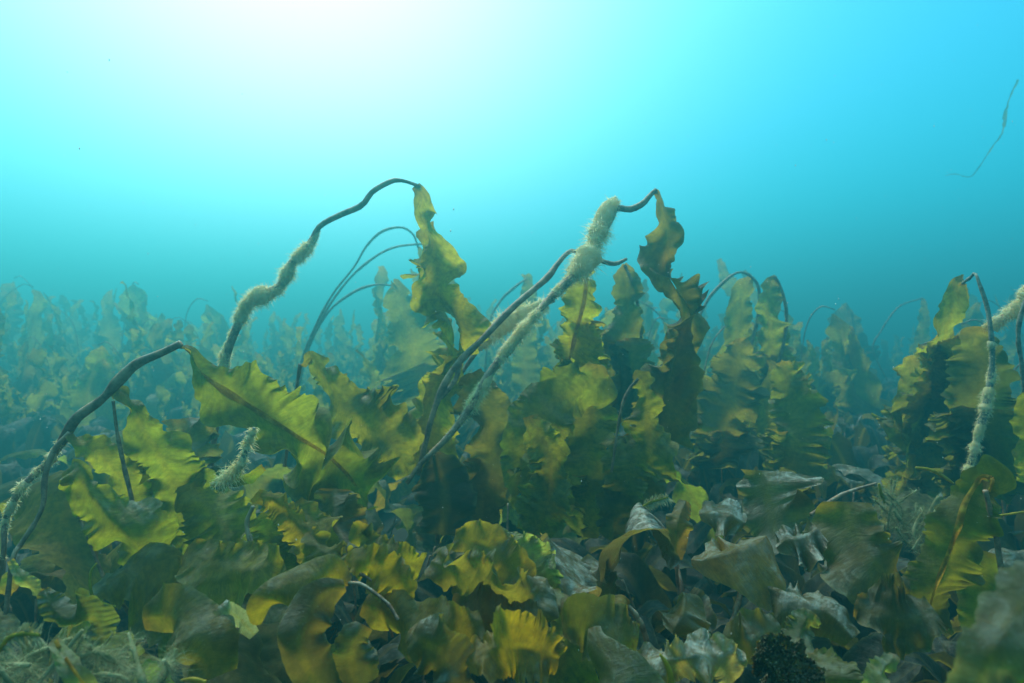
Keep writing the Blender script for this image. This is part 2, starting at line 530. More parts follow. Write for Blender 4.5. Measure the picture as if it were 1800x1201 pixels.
def kelp(label, stipes=(), blades=(), col=OLIVE, silt=0.4, ruf=0.30, fr=9, jag=0.10, cup=0.0, tear=0.0, holes=0, rib=False,
         fuzz=(), fuzz_n=3000, pale=False, name='kelp', cat='kelp', group=None, n=352, nv=27, fine=0.35, wob=0.05, pw=2.1, droop=0.4, fln=0.8, hinge=0.55, twin=0, fold=0.0):
    """One plant. stipes: lists of (x, y, d, r px); blades: lists of (x, y, d, left px, right px, turn deg)"""
    far = lambda d: d if d <= 2.0 else 2.0 + (d - 2.0) * 2.8
    stipes, blades, fuzz = [[[(p[0], p[1], far(p[2])) + tuple(p[3:]) for p in c] for c in g] for g in (stipes, blades, fuzz)]
    SEED[0] += 1
    rng = np.random.default_rng(SEED[0])
    anchor = None
    if stipes:
        anchor = P(*stipes[0][0][:3])
    elif fuzz:
        anchor = P(*fuzz[0][0][:3])
    else:
        anchor = P(*blades[0][-1][:3])
    root = empty(name, anchor, label, cat, group)
    for st in stipes:
        rows = [np.concatenate([P(*p[:3]), [p[3] * p[2] / F]]) for p in st]
        C, Lg = spline(rows, 70)
        part('stipe', tube_geo(C[:, :3], C[:, 3] * 0.76, rng, 10, 0.18), M_STIPE_PALE if pale else M_STIPE, root)
    if twin:
        b0 = blades[0][3:]
        for q, tx in enumerate(twin if isinstance(twin, tuple) else (twin,)):
            blades = list(blades) + [[(x + tx * (0.4 + 0.6 * k / len(b0)), y + 6 * q, d + 0.035 * (1 - 2 * (q % 2)), a * 0.8, c * 0.75, th + (35 if q % 2 == 0 else -35)) for k, (x, y, d, a, c, th) in enumerate(b0)]]
    for b in blades:
        Sp, side, wl, wr, Lg = spine_from_px(b, n)
        g = blade_geo(Sp, side, wl, wr, rng, ruf, fr, jag, cup, tear, nv, wob, holes, fine, pw, hinge, fold)
        bo = part('blade', g, M_BLADE, root, col, silt)
        if rib:
            V = g[0].reshape(n, nv, 3)
            c = V[:, nv // 2]
            k = slice(3, int(n * 0.9))
            w = np.clip((wl + wr) * 0.05, 0.0015, 0.007) * np.linspace(1.3, 0.4, n) * (1 + 0.25 * vnoise(rng, n, 14))
            T = unit(np.gradient(c, axis=0))
            sd = unit(V[:, nv // 2 + 1] - V[:, nv // 2 - 1])
            nn = np.cross(sd, T)
            nn = nn * np.where(nn[:, 1:2] > 0, -1, 1)
            g2 = np.stack([c + sd * w[:, None] * q + nn * (0.0012 + 0.0022 * (1 - q * q)) for q in (-1, -0.5, 0, 0.5, 1)], 1)[k]
            part('midrib', (g2.reshape(-1, 3), grid_faces(len(g2), 5)), M_RIB, root)
    for fz in fuzz:
        rows = [np.concatenate([P(*p[:3]), [p[3] * p[2] / F]]) for p in fz]
        C, Lg = spline(rows, 90)
        part('fuzzy_growth', fuzz_geo(C[:, :3], C[:, 3], rng, fuzz_n, droop=droop, ln=fln), M_FUZZ, root)
    return root

# ------------------------------------------------------------------ seabed
def seabed():
    xs = np.concatenate([np.linspace(-40, -6, 18), np.linspace(-5.6, 5.6, 90), np.linspace(6, 40, 18)])
    ys = np.concatenate([np.linspace(-8, -1, 8), np.linspace(-0.8, 8, 80), np.linspace(8.5, 55, 30)])
    X, Y = np.meshgrid(xs, ys, indexing='ij')
    Z = 0.06 * np.sin(X * 1.3 + 0.6 * Y) + 0.05 * np.sin(Y * 1.9 - X * 0.8) + 0.03 * np.sin(X * 4.1) * np.sin(Y * 3.7)
    v = np.stack([X, Y, Z], -1).reshape(-1, 3)
    me = mesh('seabed', v, grid_faces(len(xs), len(ys)), None, M_BED)
    o = bpy.data.objects.new('seabed', me)
    COL.objects.link(o)
    o['kind'] = 'structure'
seabed()

# ------------------------------------------------------------------ the plants that stand out
# --- left
kelp('thick brown kelp stipe arching from the left edge into a big yellow blade',
     [[(-20, 1090, 1.15, 5), (5, 980, 1.15, 5), (10, 915, 1.17, 6), (40, 855, 1.18, 7), (80, 818, 1.2, 8), (112, 772, 1.2, 10), (135, 735, 1.2, 11), (178, 703, 1.2, 11), (210, 668, 1.2, 12), (240, 640, 1.2, 11), (285, 620, 1.2, 9), (318, 604, 1.2, 8)]],
     [[(314, 606, 1.2, 8, 8, 10), (330, 622, 1.2, 9, 11, 40), (345, 650, 1.2, 17, 14, 20), (372, 672, 1.2, 40, 34, -20), (415, 700, 1.22, 62, 80, -25), (455, 725, 1.25, 75, 98, 15), (505, 755, 1.28, 80, 92, 20), (560, 790, 1.32, 80, 88, -15), (610, 830, 1.36, 70, 85, 10), (650, 880, 1.4, 55, 60, 25)]],
     GREEN, 0.25, 0.62, 6, 0.10, hinge=0.8, rib=True, holes=0, fuzz=[[(0, 985, 1.15, 8), (10, 915, 1.17, 9), (40, 855, 1.18, 11), (80, 818, 1.2, 11), (108, 778, 1.2, 11)]], fuzz_n=3000, n=352, nv=37)
kelp('short kelp with a dark stipe bending at the left edge, narrow amber tipped blade',
     [[(10, 1080, 1.1, 5), (22, 985, 1.12, 5), (38, 955, 1.14, 5), (62, 918, 1.15, 5), (76, 885, 1.16, 6), (80, 835, 1.17, 6), (96, 790, 1.18, 5), (122, 760, 1.19, 5)]],
     [[(122, 760, 1.19, 5, 5, 20), (135, 775, 1.19, 14, 14, 30), (170, 795, 1.2, 20, 28, 20), (205, 835, 1.22, 24, 34, -20), (235, 880, 1.24, 25, 30, 20), (262, 940, 1.26, 18, 20, 10)]],
     OLIVE, 0.3, 0.35, 6, 0.12)
kelp('olive kelp with a thin stipe and pale crumpled patch at the left front',
     [[(260, 1130, 1.0, 4), (225, 1075, 1.0, 4), (185, 1020, 1.0, 4), (155, 945, 1.0, 4), (130, 890, 1.0, 3.5), (116, 852, 1.0, 3.5)]],
     [[(115, 850, 1.0, 5, 5, 10), (122, 830, 1.0, 10, 10, 40), (140, 825, 1.0, 26, 20, 30), (165, 870, 1.0, 36, 34, -15), (200, 910, 1.0, 55, 58, 15), (240, 945, 1.02, 60, 68, -15), (272, 990, 1.04, 46, 56, 20), (296, 1035, 1.05, 28, 34, 10), (300, 1080, 1.06, 14, 16, 20)]],
     GREEN, 0.75, 0.30, 6, 0.14, n=320, nv=33)
kelp('upright kelp with a thin brown stipe and a wavy green blade hanging right of it',
     [[(245, 960, 1.2, 4), (232, 880, 1.2, 4.5), (218, 820, 1.2, 5), (206, 760, 1.2, 4), (199, 705, 1.2, 3.5)]],
     [[(198, 704, 1.2, 5, 5, 10), (210, 692, 1.2, 9, 9, 30), (232, 712, 1.21, 14, 14, 50), (248, 745, 1.22, 22, 24, -20), (275, 790, 1.24, 36, 40, 25), (300, 850, 1.27, 42, 46, -20), (330, 920, 1.3, 46, 50, 20), (355, 1000, 1.34, 40, 45, -10)]],
     GREEN, 0.3, 0.40, 8, 0.12, n=320)
kelp('tall kelp whose fuzzy stipe arches over to a yellow frilled hanging blade left of centre',
     [[(360, 900, 1.75, 7), (378, 760, 1.72, 7), (395, 640, 1.7, 8), (420, 567, 1.7, 9), (440, 525, 1.7, 9), (490, 505, 1.7, 9), (512, 464, 1.7, 9), (545, 428, 1.7, 8), (562, 398, 1.7, 7), (598, 378, 1.7, 7), (636, 361, 1.7, 7), (655, 337, 1.7, 6.5), (690, 318, 1.7, 6), (712, 319, 1.7, 4), (738, 328, 1.7, 4)]],
     [[(730, 324, 1.7, 6, 6, 10), (742, 345, 1.7, 9, 11, 20), (740, 375, 1.7, 16, 20, 50), (750, 400, 1.7, 14, 24, -50), (764, 435, 1.7, 18, 36, -30), (768, 470, 1.7, 38, 48, 30), (772, 510, 1.7, 46, 52, -35), (796, 545, 1.71, 32, 44, 45), (810, 590, 1.72, 16, 26, 55), (796, 640, 1.74, 18, 26, 50), (772, 690, 1.76, 28, 30, -40), (755, 750, 1.78, 45, 46, 25), (740, 830, 1.8, 50, 60, 0)]],
     (0.19, 0.16, 0.010), 0.15, 0.62, 8, 0.11, n=416, nv=33,
     fuzz=[[(388, 690, 1.71, 7), (394, 640, 1.7, 11), (398, 612, 1.7, 12), (418, 570, 1.7, 13), (440, 528, 1.7, 14), (490, 507, 1.7, 13), (512, 466, 1.7, 14), (545, 430, 1.7, 12), (560, 405, 1.7, 7)]], fuzz_n=16000, twin=-16)
kelp('short kelp with an amber collar on a dark stipe behind the big yellow green blade',
     [[(500, 820, 1.5, 4), (515, 730, 1.5, 4), (524, 665, 1.5, 4), (528, 640, 1.5, 5)]],
     [[(528, 642, 1.5, 6, 6, 0), (545, 626, 1.5, 10, 14, 25), (560, 650, 1.5, 24, 26, 20), (580, 680, 1.5, 24, 36, -25), (605, 715, 1.49, 38, 50, 15), (645, 745, 1.48, 55, 62, -20), (690, 780, 1.47, 55, 60, 20), (716, 832, 1.46, 20, 20, 20)]],
     (0.15, 0.125, 0.012), 0.55, 0.38, 6, 0.12, rib=False, n=320, nv=33)
kelp('highest of three thin bare stipes curving up and right against open water',
     [[(505, 800, 2.6, 2.6), (522, 668, 2.6, 2.6), (545, 595, 2.6, 2.8), (582, 522, 2.6, 2.8), (622, 470, 2.6, 2.8), (645, 432, 2.6, 2.8), (672, 407, 2.6, 2.8), (705, 400, 2.6, 2.8), (726, 412, 2.6, 2.6), (735, 435, 2.6, 2.4)]],
     [[(735, 433, 2.6, 3, 3, 10), (741, 450, 2.6, 6, 9, 30), (744, 475, 2.6, 7, 9, 10), (748, 500, 2.6, 4, 4, 20)]], OLIVE, 0.1, 0.3, 4, 0.1, n=60, nv=13)
kelp('middle of three thin bare stipes, bent nearly level towards the yellow frilled blade',
     [[(512, 800, 2.65, 2.6), (528, 660, 2.65, 2.6), (558, 575, 2.65, 2.8), (598, 510, 2.65, 2.8), (640, 466, 2.65, 2.8), (690, 436, 2.65, 2.8), (752, 428, 2.65, 2.4)]],
     [[(750, 428, 2.65, 3, 3, 10), (775, 440, 2.65, 8, 8, 30), (792, 475, 2.65, 12, 12, 10), (800, 520, 2.65, 6, 6, 20)]], OLIVE, 0.1, 0.3, 4, 0.1, n=60, nv=13)
kelp('lowest of three thin stipes, ending in a wide hazy blade behind the frilled one',
     [[(508, 800, 2.7, 2.6), (534, 640, 2.7, 2.6), (572, 556, 2.7, 2.8), (618, 516, 2.7, 2.8), (658, 501, 2.7, 2.6), (690, 502, 2.7, 2.2)]],
     [[(690, 502, 2.7, 4, 4, 10), (702, 520, 2.7, 24, 22, 20), (715, 575, 2.7, 46, 42, -20), (735, 640, 2.72, 52, 50, 20), (750, 720, 2.74, 46, 50, 0)]], OLIVE, 0.2, 0.4, 7, 0.14, n=176, nv=21, twin=20)
# --- centre
kelp('reddish bare kelp stipe leaning right below the fuzzy stipe with a yellow ribbed blade',
     [[(735, 835, 1.62, 6), (756, 745, 1.62, 7), (775, 690, 1.63, 8), (800, 645, 1.64, 8), (850, 594, 1.66, 8), (902, 540, 1.7, 8), (960, 490, 1.75, 8), (980, 464, 1.78, 6), (1002, 442, 1.8, 5), (1022, 446, 1.82, 5), (1060, 460, 1.84, 5), (1082, 464, 1.84, 5), (1102, 455, 1.84, 3)],
      [(775, 700, 1.63, 5), (800, 668, 1.65, 6), (808, 640, 1.66, 6)]],
     [[(1022, 450, 1.82, 10, 10, 0), (1030, 480, 1.82, 34, 30, 20), (1026, 520, 1.82, 40, 36, -15), (1018, 560, 1.82, 38, 42, 15), (1010, 600, 1.82, 44, 48, -20), (1000, 650, 1.83, 48, 56, 15), (990, 710, 1.84, 40, 60, 0)]],
     (0.17, 0.155, 0.010), 0.15, 0.36, 9, 0.12, rib=True, n=320, nv=31, twin=22)
kelp('tall kelp stipe wrapped in thick cream fuzz leaning right to a brown twisted blade',
     [[(715, 850, 1.45, 6), (740, 815, 1.46, 6), (790, 765, 1.48, 7), (832, 708, 1.5, 8), (852, 668, 1.52, 8), (882, 628, 1.54, 8), (922, 576, 1.56, 8), (962, 530, 1.6, 9), (1005, 488, 1.62, 10), (1035, 452, 1.64, 10), (1054, 410, 1.66, 9), (1070, 374, 1.68, 9), (1086, 366, 1.68, 8), (1108, 368, 1.7, 8), (1130, 358, 1.7, 7), (1144, 342, 1.7, 5), (1154, 334, 1.7, 5)]],
     [[(1148, 336, 1.7, 6, 6, 10), (1158, 348, 1.7, 10, 12, 30), (1164, 375, 1.7, 13, 24, 25), (1172, 412, 1.7, 20, 20, -50), (1166, 448, 1.7, 40, 20, -30), (1172, 485, 1.71, 20, 24, 50), (1192, 525, 1.72, 24, 28, 50), (1202, 570, 1.74, 28, 20, 40), (1190, 620, 1.76, 36, 32, -20), (1175, 690, 1.8, 60, 60, 15), (1165, 770, 1.84, 60, 66, 0)]],
     (0.105, 0.078, 0.012), 0.2, 0.55, 7, 0.10, n=384, nv=31,
     fuzz=[[(760, 796, 1.47, 5), (800, 752, 1.485, 8), (838, 698, 1.51, 12), (882, 628, 1.54, 12), (922, 576, 1.56, 12), (962, 530, 1.6, 14), (1000, 492, 1.62, 19), (1032, 455, 1.64, 26), (1050, 412, 1.66, 25), (1066, 375, 1.68, 24), (1078, 358, 1.68, 20), (1084, 352, 1.68, 12)]], fuzz_n=16000, twin=14)
kelp('second fuzzy stipe lying behind the long leaning one, cream and bushy',
     [[(790, 690, 1.95, 5), (835, 622, 1.95, 5), (880, 572, 1.95, 5), (925, 545, 1.95, 5), (975, 528, 1.95, 4)]], [], fuzz=[[(840, 612, 1.95, 14), (880, 574, 1.95, 24), (922, 548, 1.95, 24), (962, 535, 1.95, 14)]], fuzz_n=3500)
kelp('small dark thin stipe between the two leaning stipes, far behind',
     [[(850, 700, 3.0, 2.5), (860, 575, 3.0, 3), (878, 532, 3.0, 3), (905, 505, 3.0, 3), (926, 490, 3.0, 2)]],
     [[(926, 490, 3.0, 3, 3, 0), (930, 510, 3.0, 10, 10, 30), (926, 550, 3.0, 18, 18, 10), (922, 600, 3.0, 22, 22, 20), (925, 690, 3, 28, 28, 10)]], OLIVE, 0.1, 0.4, 6, 0.12, n=70, nv=15)
kelp('wide dusky kelp blade hanging between the fuzzy stipe and the brown twisted blade',
     [[(1110, 800, 2.1, 4), (1128, 640, 2.1, 4), (1118, 520, 2.1, 4), (1098, 466, 2.1, 4)]],
     [[(1098, 464, 2.1, 4.08, 4.08, 10), (1100, 485, 2.1, 23.12, 20.4, 20), (1102, 530, 2.1, 31.28, 29.92, -15), (1098, 590, 2.1, 34, 36.72, 20), (1094, 650, 2.1, 34, 40.8, -10), (1096, 730, 2.1, 38.08, 44.88, 10)]],
     (0.085, 0.080, 0.014), 0.25, 0.34, 7, 0.12, n=240, twin=(-24, 33, 6))
kelp('curled green kelp blade below the yellow ribbed blade at the centre',
     [[(985, 900, 1.6, 4), (975, 800, 1.6, 4), (985, 720, 1.6, 4)]],
     [[(1050, 640, 1.6, 12, 12, 30), (1035, 670, 1.6, 40, 40, 40), (1000, 690, 1.58, 48, 40, 20), (960, 720, 1.56, 50, 50, -20), (940, 770, 1.55, 54, 58, 15), (935, 830, 1.55, 50, 64, -10), (955, 890, 1.56, 40, 50, 10)]],
     GREEN, 0.4, 0.34, 6, 0.12, holes=2, n=288, nv=33, twin=26)
kelp('wide brownish kelp blade hanging beside the base of the fuzzy leaning stipe',
     [], [[(830, 655, 1.75, 18, 18, 20), (845, 700, 1.75, 44, 42, -20), (858, 750, 1.74, 52, 58, 20), (862, 810, 1.72, 50, 62, -15), (852, 870, 1.7, 44, 56, 10), (840, 930, 1.7, 30, 40, 0)]],
     BROWN, 0.6, 0.30, 6, 0.12, n=256, twin=-22)
kelp('kelp with a cup shaped tip on a short dark stipe above a torn blade',
     [[(1075, 830, 1.5, 3.5), (1085, 760, 1.5, 3.5), (1095, 710, 1.5, 3.5), (1108, 682, 1.5, 3.5), (1122, 666, 1.5, 3.5)]],
     [[(1116, 668, 1.5, 6, 6, 0), (1130, 668, 1.5, 12, 14, 30), (1136, 700, 1.5, 18, 18, -20), (1140, 740, 1.5, 40, 38, 20), (1130, 780, 1.5, 56, 58, -20), (1105, 820, 1.5, 52, 58, 15), (1095, 870, 1.5, 44, 40, 0)]],
     OLIVE, 0.4, 0.32, 6, 0.16, tear=0.25, holes=3, n=288, nv=33)
kelp('broad olive kelp blade in the middle of the central clump, holed near its edge',
     [], [[(1050, 690, 1.68, 20, 20, 0), (1046, 725, 1.66, 52, 46, 20), (1040, 775, 1.64, 60, 58, -20), (1035, 830, 1.62, 56, 64, 15), (1030, 890, 1.62, 44, 52, -10), (1025, 945, 1.64, 28, 30, 0)]],
     OLIVE, 0.35, 0.34, 6, 0.16, tear=0.15, holes=3, n=288, nv=33, twin=26)
kelp('yellow green kelp blade with finely toothed right edge low in the central clump',
     [], [[(930, 730, 1.48, 12, 12, 10), (955, 770, 1.47, 40, 30, -20), (970, 820, 1.46, 44, 34, 20), (960, 880, 1.45, 46, 40, -10), (940, 940, 1.45, 30, 34, 10)]],
     (0.14, 0.135, 0.010), 0.3, 0.30, 7, 0.12, n=256)
kelp('brown kelp blade hanging low at the right of the central clump',
     [], [[(1120, 760, 1.58, 16, 16, 0), (1115, 800, 1.57, 50, 46, 20), (1105, 850, 1.56, 56, 52, -15), (1085, 900, 1.56, 44, 48, 10), (1070, 950, 1.58, 20, 22, 0)]],
     BROWN, 0.3, 0.30, 6, 0.14, tear=0.2, n=224)
kelp('added drooping kelp blade coloured dark for the shade under the leaning stipes',
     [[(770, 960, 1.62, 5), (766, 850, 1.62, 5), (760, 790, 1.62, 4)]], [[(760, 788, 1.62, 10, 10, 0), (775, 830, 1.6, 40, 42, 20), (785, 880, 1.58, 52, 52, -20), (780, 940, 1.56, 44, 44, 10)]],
     (0.03, 0.024, 0.010), 0.15, 0.15, 4, 0.08, n=160)  # added blade; its near-black colour stands for the shade under the stipes
# --- right middle
kelp('faded kelp with a thin stipe looped over the left of a hazy pair at right',
     [[(1190, 720, 2.5, 3), (1215, 600, 2.5, 3), (1240, 535, 2.5, 3.4), (1268, 500, 2.5, 3.4), (1298, 479, 2.5, 3.4), (1322, 488, 2.5, 3), (1334, 510, 2.5, 3.4), (1332, 560, 2.5, 3.6), (1318, 620, 2.5, 3.6), (1310, 700, 2.5, 3.4)]],
     [[(1322, 488, 2.52, 3.4, 3.4, 0), (1310, 505, 2.52, 16.32, 14.96, 20), (1300, 560, 2.52, 25.84, 27.2, -20), (1292, 630, 2.54, 31.28, 32.64, 20), (1285, 710, 2.56, 38.08, 39.44, -10), (1280, 800, 2.6, 38.08, 40.8, 0)]],
     OLIVE, 0.2, 0.40, 7, 0.14, n=256, twin=(20, -28, 6))
kelp('faded kelp with a yellow frilled crown at the right of a hazy pair',
     [[(1345, 760, 2.4, 3.4), (1366, 650, 2.4, 3.6), (1380, 590, 2.4, 3.8), (1382, 545, 2.4, 3.6), (1372, 505, 2.4, 3.2), (1362, 486, 2.4, 3)]],
     [[(1362, 484, 2.4, 4.08, 4.08, 0), (1356, 500, 2.4, 16.32, 16.32, 20), (1352, 550, 2.4, 24.48, 27.2, -20), (1360, 620, 2.42, 32.64, 35.36, 20), (1358, 700, 2.44, 38.08, 40.8, -15), (1350, 790, 2.46, 38.08, 39.44, 0)]],
     (0.15, 0.14, 0.012), 0.2, 0.42, 7, 0.14, n=256, twin=(-22, 30, 6))
kelp('low bushy yellow brown kelp at the foot of the hazy pair at right',
     [], [[(1300, 595, 2.3, 14, 14, 10), (1298, 630, 2.3, 40, 38, 30), (1290, 690, 2.28, 56, 56, -20), (1270, 750, 2.26, 60, 66, 20), (1262, 820, 2.26, 50, 56, 0)]], (0.12, 0.095, 0.014), 0.3, 0.45, 9, 0.15, n=224, twin=26)
kelp('green tongue of kelp standing in front of the hazy pair at its lower right',
     [], [[(1375, 632, 2.15, 8, 8, 10), (1382, 655, 2.15, 28, 26, 30), (1395, 700, 2.14, 40, 40, -20), (1400, 760, 2.12, 46, 50, 20), (1390, 830, 2.12, 40, 44, 0)]], OLIVE, 0.3, 0.4, 8, 0.14, n=192, twin=-18)
kelp('hazy cone shaped kelp alone in the gap at right',
     [[(1500, 760, 4.2, 2), (1510, 640, 4.2, 2), (1498, 560, 4.2, 2), (1488, 534, 4.2, 2)]],
     [[(1488, 532, 4.2, 4, 4, 0), (1486, 560, 4.2, 22, 22, 20), (1490, 610, 4.2, 34, 36, -10), (1496, 680, 4.2, 44, 46, 20), (1500, 770, 4.2, 48, 48, 0)]], BROWN, 0.1, 0.42, 11, 0.15, n=90, nv=17, twin=14)
kelp('very thin hazy stipe arched over the gap at right',
     [[(1560, 670, 3.8, 1.8), (1535, 615, 3.8, 1.8), (1550, 580, 3.8, 1.8), (1580, 540, 3.8, 1.8), (1622, 524, 3.8, 1.8)]],
     [[(1620, 524, 3.8, 2, 2, 10), (1626, 550, 3.8, 8, 8, 30), (1622, 600, 3.8, 14, 14, 10), (1630, 690, 3.8, 22, 22, 10)]], OLIVE, 0.1, 0.4, 8, 0.12, n=70, nv=13)
kelp('pale knotted kelp stipe rising at right, its hazy olive blade falling left',
     [[(1690, 880, 1.65, 5), (1706, 815, 1.65, 6), (1722, 755, 1.65, 7), (1736, 698, 1.65, 7), (1744, 640, 1.66, 6), (1742, 585, 1.66, 5), (1735, 540, 1.68, 4.5), (1722, 500, 1.7, 4), (1714, 481, 1.72, 3.5), (1706, 488, 1.76, 3.5), (1692, 498, 1.9, 3.5)]],
     [[(1692, 494, 1.9, 5.44, 5.44, 0), (1682, 500, 1.92, 14.96, 14.96, 20), (1668, 540, 1.95, 20.4, 23.12, -20), (1660, 590, 2, 23.12, 24.48, 20), (1650, 650, 2.05, 31.28, 32.64, -20), (1640, 720, 2.1, 40.8, 40.8, 20), (1625, 800, 2.15, 44.88, 44.88, 0)]],
     OLIVE, 0.2, 0.42, 10, 0.14, pale=True, n=288, nv=29, fuzz=[[(1700, 838, 1.65, 9), (1706, 815, 1.65, 10), (1722, 755, 1.65, 12), (1736, 698, 1.65, 11), (1744, 650, 1.66, 8), (1742, 600, 1.66, 6)]], fuzz_n=4000, twin=(-24, 33, 6))
kelp('kelp at the right edge with a fuzzy sloping stipe above a wide dusky blade',
     [[(1830, 470, 1.7, 6), (1800, 525, 1.72, 6), (1770, 553, 1.75, 6), (1735, 572, 1.8, 5)]],
     [[(1735, 572, 1.8, 6.8, 6.8, 0), (1720, 590, 1.82, 20.4, 23.12, 20), (1722, 640, 1.84, 40.8, 44.88, -15), (1720, 710, 1.86, 54.4, 57.12, 15), (1715, 790, 1.9, 57.12, 61.2, 0), (1710, 870, 1.92, 47.6, 54.4, 0)]],
     (0.09, 0.085, 0.014), 0.2, 0.34, 8, 0.12, n=256, nv=29, fuzz=[[(1812, 505, 1.71, 12), (1785, 543, 1.73, 16), (1750, 568, 1.78, 14), (1730, 576, 1.8, 8)]], fuzz_n=2200, twin=(-30, 42, 6))
kelp('pale bent kelp stipe cut off by the right edge of the view',
     [[(1800, 690, 1.4, 4), (1796, 640, 1.4, 4.5), (1790, 600, 1.4, 5), (1793, 560, 1.4, 5), (1808, 520, 1.4, 5), (1830, 490, 1.4, 4)]],
     [[(1800, 680, 1.4, 4, 4, 0), (1806, 720, 1.42, 16, 16, 30), (1808, 790, 1.44, 24, 24, 10), (1800, 850, 1.46, 12, 12, 0)]], OLIVE, 0.2, 0.35, 7, 0.12, pale=True, n=90, nv=17)
# --- right front
kelp('big amber collared kelp at right front whose green blade slants down to the left',
     [[(1790, 1120, 1.0, 5), (1762, 1010, 1.0, 5.5), (1750, 935, 1.0, 6), (1740, 895, 1.0, 6), (1732, 862, 1.0, 6)]],
     [[(1735, 866, 1.0, 8, 8, 0), (1742, 842, 1.0, 34, 18, 40), (1722, 840, 1.02, 22, 36, 30), (1700, 880, 1.03, 40, 46, -20), (1682, 930, 1.03, 48, 54, 15), (1660, 985, 1.04, 52, 56, -15), (1642, 1040, 1.05, 44, 50, 15), (1630, 1100, 1.06, 30, 32, 0)]],
     (0.10, 0.085, 0.008), 0.25, 0.24, 8, 0.14, rib=True, n=320, nv=33)
kelp('plain dark green oval blade beside the amber collared stipe at right',
     [], [[(1735, 970, 1.08, 12, 12, 0), (1730, 1000, 1.08, 36, 30, 25), (1726, 1040, 1.08, 42, 34, -10), (1722, 1085, 1.08, 34, 30, 10), (1715, 1120, 1.08, 14, 14, 0)]], (0.10, 0.10, 0.010), 0.1, 0.10, 4, 0.05, n=160, hinge=0.12)
kelp('large smooth leathery blade with a scooped lower edge at right front',
     [], [[(1488, 886, 1.06, 34, 46, -10), (1490, 910, 1.05, 52, 52, -25), (1496, 950, 1.03, 62, 58, -10), (1520, 990, 1.0, 84, 66, 20), (1556, 1022, 0.99, 74, 50, 15), (1600, 1040, 1.0, 34, 20, 20)]],
     (0.11, 0.080, 0.012), 0.6, 0.34, 3.4, 0.07, cup=0.25, n=240, nv=33, fine=0.15, wob=0.1, hinge=0.2)
kelp('brown scalloped kelp blade hanging under the large leathery one at right',
     [], [[(1500, 1060, 0.95, 18, 18, 0), (1530, 1075, 0.94, 40, 46, 30), (1570, 1085, 0.93, 56, 64, -20), (1610, 1090, 0.92, 48, 56, 20), (1645, 1075, 0.92, 26, 28, 0)]], (0.09, 0.07, 0.014), 0.5, 0.34, 5, 0.10, n=224, nv=31)
kelp('pale grey kelp blade with a pointed top corner standing behind the folded blades at right',
     [], [[(1352, 828, 1.36, 46, 54, -20), (1350, 850, 1.35, 56, 62, -35), (1354, 890, 1.33, 60, 66, -40), (1362, 930, 1.29, 52, 60, -35), (1374, 968, 1.25, 30, 36, -20)]], (0.11, 0.085, 0.03), 1.6, 0.30, 4, 0.12, n=192, nv=31, fine=0.3, hinge=0.25)
kelp('folded kelp blade with silver grey rim and amber belly at right of the hollow one',
     [[(1275, 1130, 1.0, 6), (1290, 1085, 1.0, 6), (1300, 1050, 1.02, 7), (1305, 1025, 1.06, 6)]],
     [[(1212, 988, 1.02, 8, 16, 40), (1235, 990, 1.01, 26, 50, 40), (1270, 980, 1.0, 50, 82, 42), (1310, 966, 1.0, 66, 76, 40), (1340, 952, 1.01, 40, 40, 40), (1352, 946, 1.02, 12, 12, 40)]],
     (0.18, 0.11, 0.010), 1.1, 0.16, 2.6, 0.06, fold=34, n=224, nv=37, fine=0.2, wob=0.10, hinge=0.1)
kelp('silver dusted kelp blade folded between the pale grey one and the leathery one',
     [], [[(1362, 960, 1.1, 8, 10, 40), (1385, 945, 1.09, 30, 34, 40), (1412, 940, 1.08, 40, 44, 45), (1440, 930, 1.08, 24, 24, 40)]], (0.10, 0.075, 0.02), 1.5, 0.40, 4, 0.08, fold=30, n=192, nv=31, hinge=0.2)
kelp('upright brown fold of kelp just right of the hollow silver blade',
     [[(1196, 1070, 1.08, 3.5), (1190, 1010, 1.09, 4), (1190, 975, 1.1, 4)]], [[(1190, 985, 1.1, 8, 8, 20), (1188, 955, 1.1, 26, 24, 0), (1194, 915, 1.1, 30, 28, 10), (1206, 880, 1.12, 10, 12, 0)]], (0.17, 0.10, 0.014), 0.8, 0.2, 3, 0.06, fold=40, n=176, nv=27, hinge=0.1)
kelp('small shaded amber kelp blade above the heart shaped one',
     [], [[(1185, 1052, 1.0, 10, 10, 0), (1205, 1072, 0.97, 34, 30, -50), (1222, 1092, 0.94, 44, 40, -40), (1232, 1112, 0.92, 28, 28, -10)]], LEATHER, 1.1, 0.1, 3, 0.05, cup=0.8, n=160, nv=27, hinge=0.12)
kelp('round heart shaped amber kelp blade with a white dusted ridge',
     [[(1208, 1190, 0.98, 4), (1203, 1120, 0.98, 4), (1198, 1046, 0.94, 4)]],
     [[(1200, 1042, 0.93, 8, 8, 0), (1203, 1052, 0.92, 36, 36, -10), (1200, 1072, 0.90, 54, 54, -20), (1192, 1096, 0.89, 52, 56, -15), (1184, 1116, 0.89, 22, 26, 0)]], (0.15, 0.10, 0.010), 1.0, 0.10, 3, 0.04, fold=38, n=120, nv=31, hinge=0.1)
kelp('amber boat shaped kelp blade on a red stipe at the bottom centre right',
     [[(1142, 1150, 0.88, 6), (1132, 1110, 0.88, 7), (1118, 1082, 0.88, 6.5), (1100, 1062, 0.88, 6)]],
     [[(1104, 1058, 0.88, 8, 8, -20), (1090, 1054, 0.87, 22, 26, -55), (1050, 1060, 0.86, 26, 34, -60), (1010, 1054, 0.87, 20, 28, -55), (978, 1040, 0.9, 8, 8, -30)]],
     GOLD, 0.35, 0.06, 3, 0.03, cup=1.3, n=192, nv=27, hinge=0.12)
